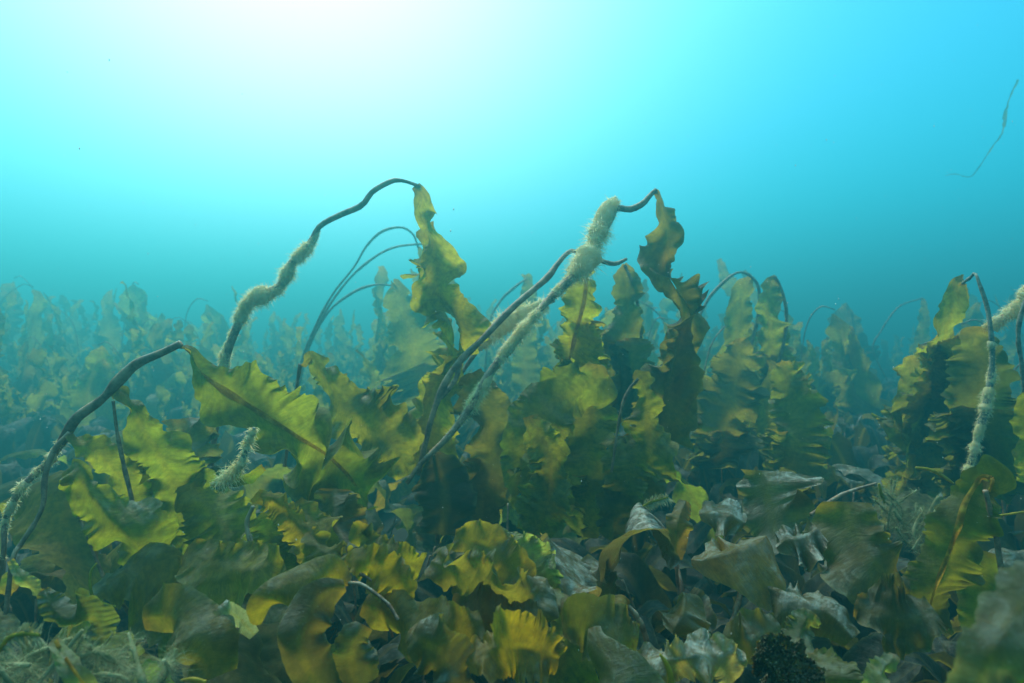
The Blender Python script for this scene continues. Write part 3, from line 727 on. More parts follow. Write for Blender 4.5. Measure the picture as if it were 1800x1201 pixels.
kelp('silver ridged kelp blade fanned out behind the boat shaped blade',
     [], [[(1022, 1046, 0.92, 24, 24, 0), (1012, 1020, 0.95, 34, 34, -45), (1006, 990, 1.02, 38, 42, -50), (1004, 968, 1.1, 30, 34, -35)]], (0.15, 0.10, 0.035), 1.5, 0.22, 6, 0.08, n=176, nv=31, hinge=0.12)
# --- bottom centre
kelp('large smooth golden kelp blade arching over at the bottom left of centre',
     [[(700, 1090, 0.74, 4), (680, 1060, 0.75, 4), (640, 1030, 0.76, 4), (612, 1024, 0.76, 4)]],
     [[(616, 1022, 0.76, 8, 8, 0), (585, 1014, 0.76, 30, 20, 30), (535, 1018, 0.75, 30, 32, -25), (490, 1036, 0.74, 26, 42, -30), (462, 1066, 0.74, 26, 30, 20), (452, 1100, 0.75, 12, 10, 10)]],
     GOLD, 0.5, 0.08, 3, 0.04, cup=0.6, n=208, nv=29, fine=0.2, hinge=0.12)
kelp('smooth grey brown kelp blade hanging straight down below the golden arch',
     [], [[(606, 1028, 0.72, 10, 10, 0), (575, 1042, 0.71, 24, 40, 20), (545, 1075, 0.70, 48, 50, -15), (530, 1120, 0.69, 48, 50, 10), (535, 1170, 0.69, 44, 52, -10), (570, 1235, 0.70, 40, 46, 0)]],
     (0.095, 0.068, 0.016), 0.5, 0.12, 3, 0.05, cup=0.7, n=208, nv=29, fine=0.2, hinge=0.12)
kelp('dull brown kelp blade in the shade right of the grey brown hanging blade',
     [], [[(640, 1100, 0.74, 16, 16, 0), (622, 1130, 0.73, 38, 34, 20), (620, 1165, 0.73, 42, 40, -20), (630, 1210, 0.73, 34, 36, 0)]], BROWN, 0.7, 0.14, 4, 0.06, cup=0.5, n=160, hinge=0.12)
kelp('kelp blade tip with white underside turned up at left of the golden arch',
     [], [[(385, 1062, 0.78, 18, 16, 10), (402, 1075, 0.77, 20, 18, -50), (424, 1090, 0.76, 16, 14, -60), (446, 1114, 0.76, 8, 8, -40)]], (0.16, 0.16, 0.09), 1.6, 0.10, 3, 0.05, n=80, nv=19, hinge=0.12)
kelp('bright golden frilled kelp rosette at the bottom, topmost of the front clump',
     [[(690, 1120, 0.8, 3), (678, 1080, 0.8, 3.5), (664, 1030, 0.8, 3.5), (610, 996, 0.8, 4)]],
     [[(604, 994, 0.8, 6, 6, 0), (622, 985, 0.8, 20, 20, 30), (652, 992, 0.8, 32, 30, -20), (682, 1012, 0.8, 42, 36, 20), (702, 1040, 0.8, 34, 30, -20), (690, 1068, 0.8, 22, 22, 0)]], (0.22, 0.15, 0.008), 0.25, 0.40, 5, 0.10, n=240, nv=31)
kelp('olive kelp blade rising with a curled top behind the golden rosette',
     [], [[(640, 920, 0.95, 10, 10, 30), (630, 940, 0.95, 26, 24, -30), (660, 965, 0.93, 38, 34, 20), (700, 985, 0.92, 44, 38, -20), (740, 1000, 0.92, 30, 26, 0)]], (0.15, 0.12, 0.008), 0.35, 0.38, 6, 0.12, n=224, nv=29)
kelp('ragged yellow olive kelp left of the golden rosette',
     [], [[(545, 935, 0.95, 10, 10, 10), (560, 955, 0.94, 30, 30, 30), (580, 985, 0.92, 38, 38, -25), (585, 1015, 0.9, 26, 26, 0)]], (0.15, 0.125, 0.01), 0.4, 0.42, 5, 0.16, tear=0.2, n=192)
kelp('golden kelp flag on a dark curved stipe left of the bottom centre',
     [[(480, 1060, 1.0, 4), (458, 1000, 1.02, 4.5), (442, 960, 1.04, 5), (434, 920, 1.05, 5), (445, 890, 1.05, 4.5)], [(470, 1020, 1.02, 3), (450, 980, 1.03, 3.5), (440, 940, 1.04, 3.5)]],
     [[(444, 888, 1.05, 6, 6, 0), (462, 872, 1.05, 22, 14, 25), (490, 882, 1.05, 26, 20, -25), (515, 910, 1.05, 26, 24, 25), (535, 945, 1.05, 28, 24, -20), (545, 985, 1.05, 20, 20, 0)]], (0.18, 0.135, 0.010), 0.2, 0.28, 5, 0.10, n=224)
kelp('olive green kelp blade low behind the curved stipe, wavy and upright',
     [], [[(470, 905, 1.12, 20, 20, 0), (472, 940, 1.12, 46, 44, 25), (480, 980, 1.1, 52, 50, -20), (500, 1020, 1.08, 40, 40, 0)]], GREEN, 0.4, 0.36, 6, 0.14, tear=0.2, n=192)
kelp('dusky brown kelp blade with a torn pale edge just above the ragged yellow one',
     [], [[(590, 855, 1.2, 20, 20, 0), (585, 885, 1.18, 46, 40, -25), (590, 920, 1.15, 50, 46, 20), (605, 955, 1.12, 36, 36, 0)]], (0.095, 0.075, 0.022), 0.6, 0.26, 6, 0.14, tear=0.2, n=192)
kelp('wide amber brown ruffled blade spread across the bottom centre',
     [], [[(760, 985, 0.88, 20, 20, 0), (790, 1000, 0.86, 50, 44, -40), (840, 1030, 0.84, 62, 56, -25), (890, 1050, 0.83, 66, 60, -40), (935, 1045, 0.84, 56, 46, -20), (965, 1015, 0.88, 24, 20, 0)]], (0.11, 0.080, 0.012), 1.0, 0.34, 6, 0.10, n=288, nv=37)
kelp('dark shaded kelp blade low under the wide amber brown one',
     [], [[(790, 1075, 0.82, 24, 24, 0), (840, 1090, 0.81, 36, 40, -30), (900, 1092, 0.81, 40, 44, 20), (950, 1082, 0.82, 24, 24, 0)]], BROWN, 0.4, 0.28, 6, 0.10, n=192)
kelp('pale green upright frond with a thin feathery tip at the bottom centre',
     [], [[(884, 896, 1.0, 3, 3, 20), (880, 925, 1.0, 7, 5, 40), (905, 960, 0.98, 36, 34, -20), (925, 990, 0.96, 50, 44, 20), (945, 1025, 0.94, 40, 40, -20), (950, 1060, 0.93, 26, 26, 0)]], (0.16, 0.17, 0.05), 0.6, 0.40, 7, 0.16, tear=0.15, n=256, nv=31)
kelp('pale yellow crinkled strip of kelp hanging below the silver ridged blade',
     [], [[(975, 1035, 0.9, 14, 12, 0), (980, 1065, 0.88, 22, 20, 20), (985, 1095, 0.87, 22, 20, -20), (978, 1125, 0.87, 14, 14, 0)]], PALE, 0.8, 0.30, 6, 0.14, n=160, nv=21)
kelp('bright amber crinkled kelp blade at the bottom edge right of centre',
     [], [[(820, 1165, 0.72, 16, 16, 0), (855, 1145, 0.72, 44, 40, 30), (900, 1135, 0.71, 60, 54, -25), (945, 1140, 0.71, 56, 50, 20), (985, 1155, 0.72, 24, 24, 0)]], (0.24, 0.145, 0.008), 0.5, 0.34, 7, 0.10, n=256, nv=35)
kelp('brown dusted kelp blade bulging up left of the bright amber one',
     [], [[(720, 1110, 0.75, 18, 18, 0), (745, 1125, 0.73, 44, 40, -45), (775, 1150, 0.72, 52, 50, -30), (800, 1190, 0.71, 46, 46, 0), (810, 1240, .71, 30, 30, 0)]], BROWN, 1.1, 0.24, 5, 0.08, cup=0.6, n=192)
kelp('plain broad olive kelp tongue rising from the bottom edge at centre right',
     [], [[(1045, 1098, 0.75, 12, 12, 0), (1052, 1125, 0.73, 26, 22, -30), (1068, 1165, 0.71, 40, 44, -20), (1090, 1210, 0.69, 60, 80, 0), (1100, 1260, 0.68, 70, 90, 0)]], (0.13, 0.115, 0.018), 0.8, 0.10, 3, 0.05, cup=0.6, n=176, hinge=0.12)
kelp('cream and brown crumpled old kelp blade with white crust at the bottom right of centre',
     [], [[(1110, 1160, 0.8, 14, 14, 0), (1145, 1158, 0.78, 34, 34, 30), (1190, 1160, 0.76, 40, 42, -25), (1235, 1150, 0.76, 44, 44, 25), (1270, 1165, 0.76, 36, 40, -20), (1290, 1200, 0.76, 22, 24, 0)]], (0.22, 0.17, 0.06), 1.5, 0.40, 6, 0.14, n=240, nv=31)
kelp('yellow green torn kelp blade standing right of the dark bumpy one',
     [], [[(1425, 1072, 0.88, 14, 12, 0), (1415, 1095, 0.87, 24, 28, 25), (1400, 1125, 0.86, 28, 34, -20), (1392, 1160, 0.85, 30, 30, 10)]], (0.17, 0.17, 0.035), 0.7, 0.20, 5, 0.12, n=176)
kelp('olive kelp blade low behind the bumpy one, turned to the right',
     [], [[(1430, 1150, 0.8, 14, 14, 0), (1445, 1165, 0.78, 34, 34, 30), (1460, 1195, 0.76, 40, 40, -20), (1470, 1240, 0.76, 34, 34, 0)]], (0.14, 0.13, 0.016), 0.6, 0.30, 5, 0.12, n=176)
kelp('yellowish torn strip of kelp at the bottom right',
     [], [[(1575, 1150, 0.7, 8, 8, 0), (1560, 1170, 0.69, 16, 18, 30), (1540, 1200, 0.68, 24, 26, -20), (1530, 1240, 0.68, 24, 26, 0)]], PALE, 0.7, 0.30, 5, 0.14, n=90, nv=21)
kelp('large pale grey green blade out of focus in the lower right corner',
     [], [[(1850, 985, 0.42, 20, 20, 0), (1812, 1040, 0.41, 40, 46, 20), (1772, 1100, 0.40, 46, 46, -15), (1735, 1160, 0.39, 44, 50, 15), (1700, 1250, 0.39, 50, 56, 0)]], (0.11, 0.10, 0.045), 0.6, 0.12, 3, 0.08, n=192, nv=29)
kelp('dark olive kelp blade half hidden in the very corner at lower right',
     [], [[(1830, 1080, 0.5, 14, 14, 0), (1800, 1120, 0.5, 44, 44, 20), (1785, 1170, 0.5, 50, 50, -20), (1775, 1230, 0.5, 40, 40, 0)]], OLIVE, 0.4, 0.26, 4, 0.10, n=90)
# broad overlapping blades carpeting the front
kelp('wide olive gold blade lying across the bottom edge under the golden rosette',
     [], [[(640, 1060, 0.80, 20, 20, 0), (690, 1085, 0.78, 48, 46, -30), (745, 1105, 0.76, 60, 56, 20), (800, 1110, 0.76, 52, 52, -20), (850, 1095, 0.77, 28, 26, 0)]], (0.15, 0.11, 0.010), 0.35, 0.30, 4, 0.07, cup=0.3, n=200, nv=31, hinge=0.3)
kelp('smooth brown olive blade folded over at the bottom left, left of the white tip',
     [], [[(250, 1085, 0.80, 18, 18, 0), (290, 1080, 0.78, 46, 44, -30), (335, 1095, 0.76, 58, 54, 20), (365, 1135, 0.75, 52, 50, -20), (380, 1190, 0.74, 40, 40, 0)]], (0.11, 0.085, 0.012), 0.5, 0.22, 4, 0.06, cup=0.3, n=180, nv=31, hinge=0.3)
kelp('long wavy olive blade sloping down behind the golden arch to its left',
     [], [[(330, 960, 0.98, 16, 16, 0), (365, 985, 0.96, 44, 42, 25), (415, 1005, 0.94, 54, 50, -20), (460, 1000, 0.92, 46, 46, 20), (500, 985, 0.92, 24, 24, 0)]], (0.14, 0.125, 0.011), 0.3, 0.34, 5, 0.08, n=200, nv=31)
kelp('amber olive blade bulging between the wide amber brown one and the pale green frond',
     [], [[(800, 950, 0.98, 16, 16, 0), (835, 955, 0.96, 44, 42, -30), (870, 975, 0.94, 54, 50, 20), (905, 1005, 0.92, 44, 44, -10), (930, 1035, 0.9, 22, 22, 0)]], (0.14, 0.10, 0.012), 0.7, 0.34, 5, 0.09, n=180, nv=31)
kelp('broad dark olive blade under the boat shaped one at the bottom centre right',
     [], [[(985, 1100, 0.80, 18, 18, 0), (1020, 1095, 0.79, 44, 40, -30), (1070, 1110, 0.78, 52, 50, 20), (1120, 1125, 0.78, 40, 40, 0)]], (0.10, 0.085, 0.012), 0.5, 0.24, 4, 0.06, n=160, nv=29, hinge=0.3)
kelp('broad silvery olive blade draped between the folded one and the scalloped brown one',
     [], [[(1340, 1030, 0.98, 18, 18, 0), (1375, 1040, 0.96, 46, 42, 35), (1420, 1060, 0.94, 54, 52, 40), (1465, 1085, 0.92, 44, 44, 20), (1500, 1120, 0.9, 24, 24, 0)]], (0.12, 0.09, 0.014), 1.3, 0.24, 3, 0.06, cup=0.5, fold=22, n=180, nv=31, hinge=0.25)
kelp('small silver rimmed blade curled up between the hood and the pale grey blade',
     [], [[(1228, 905, 1.22, 10, 10, 20), (1252, 900, 1.21, 28, 34, 40), (1282, 905, 1.2, 34, 40, 42), (1308, 920, 1.19, 14, 14, 30)]], (0.13, 0.09, 0.018), 1.5, 0.3, 3, 0.08, fold=28, n=120, nv=27, hinge=0.2)
kelp('silvery grey blade sagging left of the boat shaped one behind the wide amber brown',
     [], [[(1050, 985, 1.08, 14, 14, 20), (1040, 1010, 1.05, 36, 36, -40), (1052, 1035, 1.02, 44, 44, -45), (1075, 1060, 1.0, 26, 26, -30)]], (0.10, 0.075, 0.025), 1.5, 0.24, 4, 0.08, n=120, nv=27, hinge=0.25)
kelp('yellow olive ruffled blade climbing just right of the curved dark stipe',
     [], [[(520, 880, 1.14, 16, 16, 0), (540, 910, 1.12, 42, 40, 25), (560, 950, 1.1, 50, 48, -20), (570, 1000, 1.06, 40, 40, 10)]], (0.15, 0.125, 0.010), 0.3, 0.38, 5, 0.10, tear=0.15, n=160, nv=29)
kelp('plain olive brown blade spread at the bottom edge right of the yellow strap',
     [], [[(1270, 1110, 0.82, 16, 16, 0), (1300, 1125, 0.80, 40, 38, -30), (1330, 1120, 0.80, 46, 44, 20), (1375, 1105, 0.82, 26, 26, 0)]], (0.11, 0.085, 0.012), 0.7, 0.24, 4, 0.07, n=140, nv=27, hinge=0.3)
# --- left lower and middle
kelp('broad olive kelp blade behind the front left one, wavy edged and plain',
     [], [[(320, 830, 1.3, 14, 14, 0), (345, 860, 1.28, 44, 40, 25), (375, 910, 1.26, 56, 52, -20), (400, 970, 1.22, 56, 56, 20), (420, 1030, 1.2, 40, 44, 0)]], GREEN, 0.3, 0.36, 7, 0.12, n=224)
kelp('white tipped ragged kelp clump in the haze left of the fuzzy stub',
     [], [[(330, 735, 1.6, 26, 26, 20), (335, 765, 1.58, 40, 40, -30), (345, 810, 1.55, 46, 44, 20), (355, 860, 1.52, 36, 40, 0)]], (0.10, 0.09, 0.03), 1.0, 0.40, 7, 0.18, tear=0.2, n=192)
kelp('short broken stipe stub furred with pale growth in front of the big yellow green blade',
     [[(380, 860, 1.1, 4), (395, 845, 1.1, 5), (420, 822, 1.1, 6), (430, 800, 1.1, 6), (436, 775, 1.1, 6), (447, 752, 1.1, 5)]], [], pale=True,
     fuzz=[[(372, 852, 1.1, 8), (395, 842, 1.1, 13), (420, 820, 1.1, 12), (430, 795, 1.1, 10), (438, 772, 1.1, 9), (447, 754, 1.1, 7)]], fuzz_n=1500, fln=1.4)
kelp('yellow green strap of kelp lying under the furred stub',
     [], [[(465, 822, 1.12, 8, 8, 0), (440, 835, 1.12, 14, 14, 25), (405, 848, 1.12, 14, 13, -20), (375, 862, 1.12, 5, 5, 0)]], GREEN, 0.2, 0.2, 4, 0.08, n=80, nv=17)
kelp('brown olive kelp blade drooping at the lower left under the pale patched one',
     [], [[(290, 1000, 1.05, 14, 14, 0), (320, 1020, 1.04, 36, 34, -30), (365, 1035, 1.02, 44, 44, 20), (410, 1040, 1.0, 36, 36, -20), (445, 1030, 1.0, 14, 14, 0)]], BROWN, 0.5, 0.30, 6, 0.12, n=192)
kelp('narrow pointed kelp strip with a white tip at the lower left edge',
     [], [[(18, 985, 0.95, 5, 5, 0), (34, 1010, 0.95, 10, 10, 20), (52, 1030, 0.95, 11, 11, -40), (70, 1045, 0.95, 6, 6, -20)]], PALE, 1.0, 0.15, 3, 0.06, n=70, nv=13)
kelp('dull green saddle shaped kelp blade stretched across the lower left',
     [], [[(80, 1035, 0.85, 8, 8, 0), (92, 1070, 0.84, 26, 24, 20), (125, 1100, 0.83, 30, 30, -55), (165, 1095, 0.84, 34, 30, -40), (185, 1130, 0.84, 20, 20, 0)]], (0.09, 0.10, 0.02), 0.8, 0.16, 4, 0.06, cup=0.6, n=176)
kelp('yellow ribbed kelp strap bending out of the bottom left corner',
     [], [[(95, 1125, 0.62, 10, 8, 0), (112, 1155, 0.61, 18, 16, 25), (140, 1190, 0.60, 16, 15, -20), (190, 1240, 0.6, 12, 12, 0)]], (0.20, 0.20, 0.06), 0.6, 0.16, 4, 0.08, rib=True, n=90, nv=19)


# ------------------------------------------------------------------ kelps of special shape
def sheet_thing(name, label, cat, V, col, silt, mat=None, stipe=None, uv=None, group=None, base=None):
    nu, nv = V.shape[:2]
    root = empty(name, base if base is not None else V[0, nv // 2], label, cat, group)
    if uv is None:
        u, v = np.meshgrid(np.linspace(0.2, 1, nu), np.linspace(0, 1, nv), indexing='ij')
        uv = np.stack([u, v], -1)
    part('blade', (V.reshape(-1, 3), grid_faces(nu, nv), uv.reshape(-1, 2)), mat or M_BLADE, root, col, silt)
    if stipe is not None:
        rng = np.random.default_rng(5)
        rows = [np.concatenate([P(*p[:3]), [p[3] * p[2] / F]]) for p in stipe]
        C, _ = spline(rows, 50)
        part('stipe', tube_geo(C[:, :3], C[:, 3], rng), M_STIPE, root)
    return root

def hollow_blade():
    """a blade arched over into a hood: dusty back, dark hollow underneath, rim curling outward"""
    nu, nv = 70, 90
    rng = np.random.default_rng(4)
    t = np.linspace(0, 1, nu)[:, None]
    a = np.linspace(R(-128), R(118), nv)[None, :]
    apex, rim = P(1122, 888, 1.20), P(1134, 985, 1.00)
    C = apex + (rim - apex) * t[..., None] ** 0.9
    ex = np.array([1.0, 0.12, 0.0])
    eu = unit(np.array([[0.05, -0.35, 1.0]]))[0]
    r = 0.004 + 0.040 * t ** 0.75 * (1 + 0.10 * np.sin(2 * a + 0.6))
    fl = np.clip((t - 0.78) / 0.22, 0, 1)
    r = r + fl ** 1.5 * 0.022 * np.clip(0.8 + 0.8 * np.sin(-a + 0.2) + 0.35 * np.sin(4 * a + 1) + 0.15 * np.sin(9 * a), 0, 1.1)
    V = C + (r * np.sin(a) * 1.18)[..., None] * ex + (r * np.cos(a) * 0.95)[..., None] * eu
    V = V + (fl * 0.010 * np.cos(3 * a))[..., None] * np.array([0, -1.0, 0])
    for k in range(6):
        kx = rng.normal(size=3) * (30 + 22 * k)
        V += (0.0026 / (1 + 0.4 * k) * np.sin(V @ kx))[..., None] * unit(rng.normal(size=3))
    return sheet_thing('kelp', 'silver dusted kelp blade arched like a hood over a dark hollow', 'kelp', V, (0.060, 0.042, 0.018), 1.6,
                       stipe=[(1200, 1080, 1.1, 4), (1196, 1020, 1.12, 4), (1165, 930, 1.2, 4), (1122, 889, 1.20, 3)], base=P(1200, 1080, 1.1))
hollow_blade()


def bumpy_blade():
    """thick kelp grown over with rough dark colonies"""
    rng = np.random.default_rng(77)
    b = [(1320, 1150, 0.72, 26, 26, 0), (1345, 1165, 0.71, 40, 40, -40), (1370, 1190, 0.70, 56, 54, -35), (1385, 1240, 0.69, 56, 56, 0)]
    Sp, side, wl, wr, Lg = spine_from_px(b, 120)
    v, f, uv = blade_geo(Sp, side, wl, wr, rng, 0.16, 4, 0.12, 0.5, 0, 61, 0.08)
    v = v + rng.normal(size=v.shape) * 0.0012
    root = empty('kelp', Sp[-1], 'dark kelp blade covered with rough granular bumps at the bottom right of centre', 'kelp')
    part('blade', (v, f, uv), M_BLADE, root, (0.05, 0.042, 0.012), 0.5)
    n = 700
    i = rng.integers(0, len(v), n)
    r = rng.uniform(0.0006, 0.0018, n)
    oc = np.array([(1, 0, 0), (-1, 0, 0), (0, 1, 0), (0, -1, 0), (0, 0, 1), (0, 0, -1)], float)
    of = np.array([(0, 2, 4), (2, 1, 4), (1, 3, 4), (3, 0, 4), (2, 0, 5), (1, 2, 5), (3, 1, 5), (0, 3, 5)])
    VV = (v[i][:, None] + oc[None] * r[:, None, None]).reshape(-1, 3)
    FF = (of[None] + (np.arange(n) * 6)[:, None, None]).reshape(-1, 3)
    p = part('granular_crust', (VV, FF), M_CRUST, root)
    p['kind'] = 'stuff'
bumpy_blade()

# --- small weeds
def ribbon_weed(label, pts, name='yellow_weed', hairs=0, mat=None):
    SEED[0] += 1
    rng = np.random.default_rng(SEED[0])
    rows = [np.concatenate([P(*p[:3]), [p[3] * p[2] / F]]) for p in pts]
    C, _ = spline(rows, 50)
    root = empty(name, C[0, :3], label, 'seaweed')
    part('stem', tube_geo(C[:, :3], C[:, 3], rng, 7), mat or M_YELLOW, root)
    if hairs:
        i = rng.integers(2, 50, hairs)
        T = unit(np.gradient(C[:, :3], axis=0))[i]
        s = rng.choice([-1, 1], hairs)[:, None]
        sd = unit(np.cross(T, VIEW) * s + 0.5 * T + 0.35 * rng.normal(size=(hairs, 3)))
        ln = (0.018 * rng.uniform(0.4, 1, (hairs, 1)))
        b = C[i, :3]
        w = unit(np.cross(sd, VIEW)) * 0.0006
        V = np.stack([b - w, b + w, b + sd * ln * 0.6 + w * 0.7, b + sd * ln + np.array([0, 0, -0.003])], 1).reshape(-1, 3)
        k = np.arange(hairs)[:, None] * 4
        p = part('side_hairs', (V, np.concatenate([k + [[0, 1, 2]], k + [[0, 2, 3]]])), M_FILA, root)
        p['kind'] = 'stuff'
    return root
ribbon_weed('bright yellow thin strap lying across a pale frond at right', [(1610, 822, 1.25, 2), (1635, 826, 1.25, 3), (1655, 836, 1.25, 3.2), (1676, 850, 1.25, 2)])
ribbon_weed('short yellow strap standing in the tufted weed at right', [(1545, 850, 1.2, 2), (1548, 866, 1.2, 3), (1555, 884, 1.2, 2)], hairs=60)
ribbon_weed('small yellow feathered sprig above the hollow silver blade', [(1130, 890, 1.1, 1.6), (1145, 882, 1.1, 2.4), (1160, 878, 1.1, 2.2), (1174, 874, 1.1, 1.4)], hairs=160)
ribbon_weed('thin curved yellow strap beside the left front stipe', [(170, 990, 0.95, 1.5), (160, 1005, 0.95, 2.2), (158, 1025, 0.95, 2.4), (163, 1048, 0.95, 2.4), (180, 1060, 0.95, 2.4), (204, 1067, 0.95, 1.6)])
ribbon_weed('yellow strap lying flat on the bottom edge left of centre', [(318, 1196, 0.7, 2), (340, 1194, 0.7, 3.5), (362, 1199, 0.7, 3)])
ribbon_weed('yellow strap sticking up at the bottom right of centre', [(1160, 1150, 0.72, 2), (1172, 1168, 0.72, 5), (1178, 1188, 0.72, 6), (1180, 1220, 0.72, 5)])
ribbon_weed('yellow ribbed stem curved like a hook in the bottom left corner', [(-5, 1150, 0.6, 3), (15, 1122, 0.6, 4), (40, 1114, 0.6, 4), (70, 1116, 0.6, 3)], hairs=80)
ribbon_weed('red brown twig trailing behind the leathery blade at right', [(1425, 905, 1.2, 3), (1470, 875, 1.22, 3.5), (1500, 862, 1.24, 3), (1540, 850, 1.26, 2)], mat=M_STIPE)
ribbon_weed('thin amber stem lying level beyond the collared kelp at right', [(1720, 910, 1.15, 1.5), (1760, 906, 1.15, 2), (1800, 900, 1.15, 2)])

def drifting_weed():
    SEED[0] += 1
    rng = np.random.default_rng(SEED[0])
    rows = [np.concatenate([P(*p[:3]), [p[3] * p[2] / F]]) for p in [(1660, 309, 5.2, 1.4), (1680, 306, 5.2, 2), (1705, 311, 5.2, 2.6), (1722, 292, 5.2, 2.4), (1742, 262, 5.2, 3.2), (1762, 232, 5.2, 6), (1768, 195, 5.2, 7), (1778, 165, 5.2, 4), (1790, 140, 5.2, 6)]]
    C, _ = spline(rows, 80)
    T = unit(np.gradient(C[:, :3], axis=0))
    side = np.cross(T, VIEW) + 0.3 * VIEW
    root = empty('drifting_weed', C[0, :3], 'faint torn strand of weed drifting high at the upper right', 'seaweed')
    part('blade', blade_geo(C[:, :3], side, C[:, 3] * 0.3, C[:, 3] * 0.3, rng, 0.6, 14, 0.4, nv=9), M_BLADE, root, (0.12, 0.13, 0.06), 0.2)
drifting_weed()

def tuft(label, x, y, d, w, h, n, up=1.0, ln=0.05):
    """bushy filament weed: hundreds of limp threads on a few branches"""
    SEED[0] += 1
    rng = np.random.default_rng(SEED[0])
    c = P(x, y, d)
    root = empty('filament_weed', c, label, 'seaweed')
    V, Fc = [], []
    off = 0
    for k in range(7):
        a = c + np.array([rng.uniform(-1, 1) * w * 0.5, rng.uniform(-0.03, 0.03), -h])
        b = c + np.array([rng.uniform(-1, 1) * w, rng.uniform(-0.04, 0.04), rng.uniform(-0.3, 1) * h * up])
        C, _ = spline([a, (a + b) / 2 + rng.normal(size=3) * 0.01, b], 24)
        v, f = fuzz_geo(C, np.full(24, 1.0) * ln * 0.5, rng, n * 2 // 7, core=0.10, droop=0.1, wid=0.00022, ln=1.1)
        V.append(v); Fc.append(f + off); off += len(v)
    part('threads', (np.concatenate(V), np.concatenate(Fc)), M_FILA, root)
tuft('bushy tuft of pale thread weed behind the leathery blade at right', 1575, 880, 1.25, 0.05, 0.06, 1400)
tuft('second tuft of thread weed, darker and lower, left of the collared kelp', 1610, 915, 1.2, 0.05, 0.05, 1200)
tuft('pale stringy thread weed streaming right along the bottom left', 235, 1165, 0.66, 0.06, 0.03, 1100, 0.6, 0.05)
tuft('small white stringy weed at the left front below the drooping blade', 200, 1140, 0.7, 0.02, 0.02, 350, 0.8, 0.04)
tuft('brownish thread weed filling the bottom left corner', 40, 1160, 0.65, 0.05, 0.04, 900, 0.8, 0.045)

# ------------------------------------------------------------------ the bed behind: copies of a few kelp plants
def proto_tall(seed, nb=84, nvb=17):
    """stipe that rises, bends over, and a frilled blade that hangs back to the bed like a tent"""
    rng = np.random.default_rng(seed)
    h = rng.uniform(0.75, 1.05)
    lean = rng.uniform(0.12, 0.32)
    b = np.array([0, 0, 0.0]); top = np.array([lean, 0, h])
    st = [b, b + [lean * 0.1, 0.02, h * 0.45], b + [lean * 0.45, rng.uniform(-.03, .03), h * 0.85], top + [0, 0, 0.0], top + [0.07, 0, -0.015]]
    C, _ = spline(st, 40)
    e = C[-1]
    sp = [np.append(e, [0.006, 0]), np.append(e + [0.02, 0, -0.06], [0.045, 20]), np.append(e + [rng.uniform(-.03, .03), 0.02, -0.25 * h], [0.075, -20]),
          np.append(e + [rng.uniform(-.05, .05), 0.03, -0.5 * h], [0.115, 25]), np.append(e + [rng.uniform(-.06, .06), 0, -0.78 * h], [0.15, -15]), np.append(e + [rng.uniform(-.06, .06), 0, -0.98 * h], [0.13, 10])]
    B, _ = spline(sp, nb)
    th = np.radians(B[:, 4] + rng.uniform(-20, 20))[:, None]
    side = np.cos(th) * np.array([1.0, 0, 0]) + np.sin(th) * np.array([0, 1.0, 0])
    w = B[:, 3] * rng.uniform(0.8, 1.15)
    out = [('stipe', tube_geo(C, np.full(40, 0.0034), rng, 6), M_STIPE)]
    for q in range(3):
        Bq = B[:, :3] + np.linspace(0, 1, nb)[:, None] * rng.uniform(-0.14, 0.14, 3) * [1, 1, 0.3] + rng.uniform(-0.09, 0.09, 3) * [q, q, 0] - np.array([0, 0, 0.09 * q])
        out.append(('blade', blade_geo(Bq, side * (1 - q * 0.4) + np.array([0, 0.6, 0]) * q, w * (1 - 0.15 * q), w * (1 - 0.2 * q), rng, 0.5, rng.uniform(6, 10), 0.2, nv=nvb, wob=0.25, fine=0.5, hinge=0.9), M_BLADE))
    return out
def proto_low(seed):
    """short stipe and a ruffled blade that arches over and down"""
    rng = np.random.default_rng(seed)
    h = rng.uniform(0.26, 0.42)
    b = np.zeros(3); top = np.array([0.05, 0, h])
    C, _ = spline([b, [0.0, 0.01, h * 0.5], top], 20)
    L_ = rng.uniform(0.32, 0.55)
    w0 = rng.uniform(0.045, 0.075)
    up = rng.uniform(0.0, 0.09)
    sp = [np.append(top, [0.005, 0]), np.append(top + [0.04, 0, 0.02 + up * 0.6], [w0 * 0.5, 0]), np.append(top + [L_ * 0.35, 0.01, up], [w0, rng.uniform(-50, 50)]),
          np.append(top + [L_ * 0.65, 0.02, -0.06], [w0 * 1.1, rng.uniform(-60, 60)]), np.append(top + [L_ * 0.85, 0, -0.18], [w0 * 0.8, rng.uniform(-40, 40)]), np.append(top + [L_ * 0.9, 0, -0.30], [0.02, 0])]
    B, _ = spline(sp, 72)
    th = np.radians(B[:, 4])[:, None]
    T = unit(np.gradient(B[:, :3], axis=0))
    s0 = np.array([0, 1.0, 0]) - T * T[:, 1:2]
    side = np.cos(th) * s0 + np.sin(th) * np.cross(T, s0)
    g = blade_geo(B[:, :3], side, B[:, 3], B[:, 3], rng, rng.uniform(0.3, 0.55), rng.uniform(4, 7), 0.09, nv=21, wob=0.15, hinge=0.45, tear=rng.choice([0, 0.2]), cup=rng.uniform(0, 0.5))
    return ('stipe', tube_geo(C, np.full(20, 0.0038), rng, 6), M_STIPE), ('blade', g, M_BLADE)
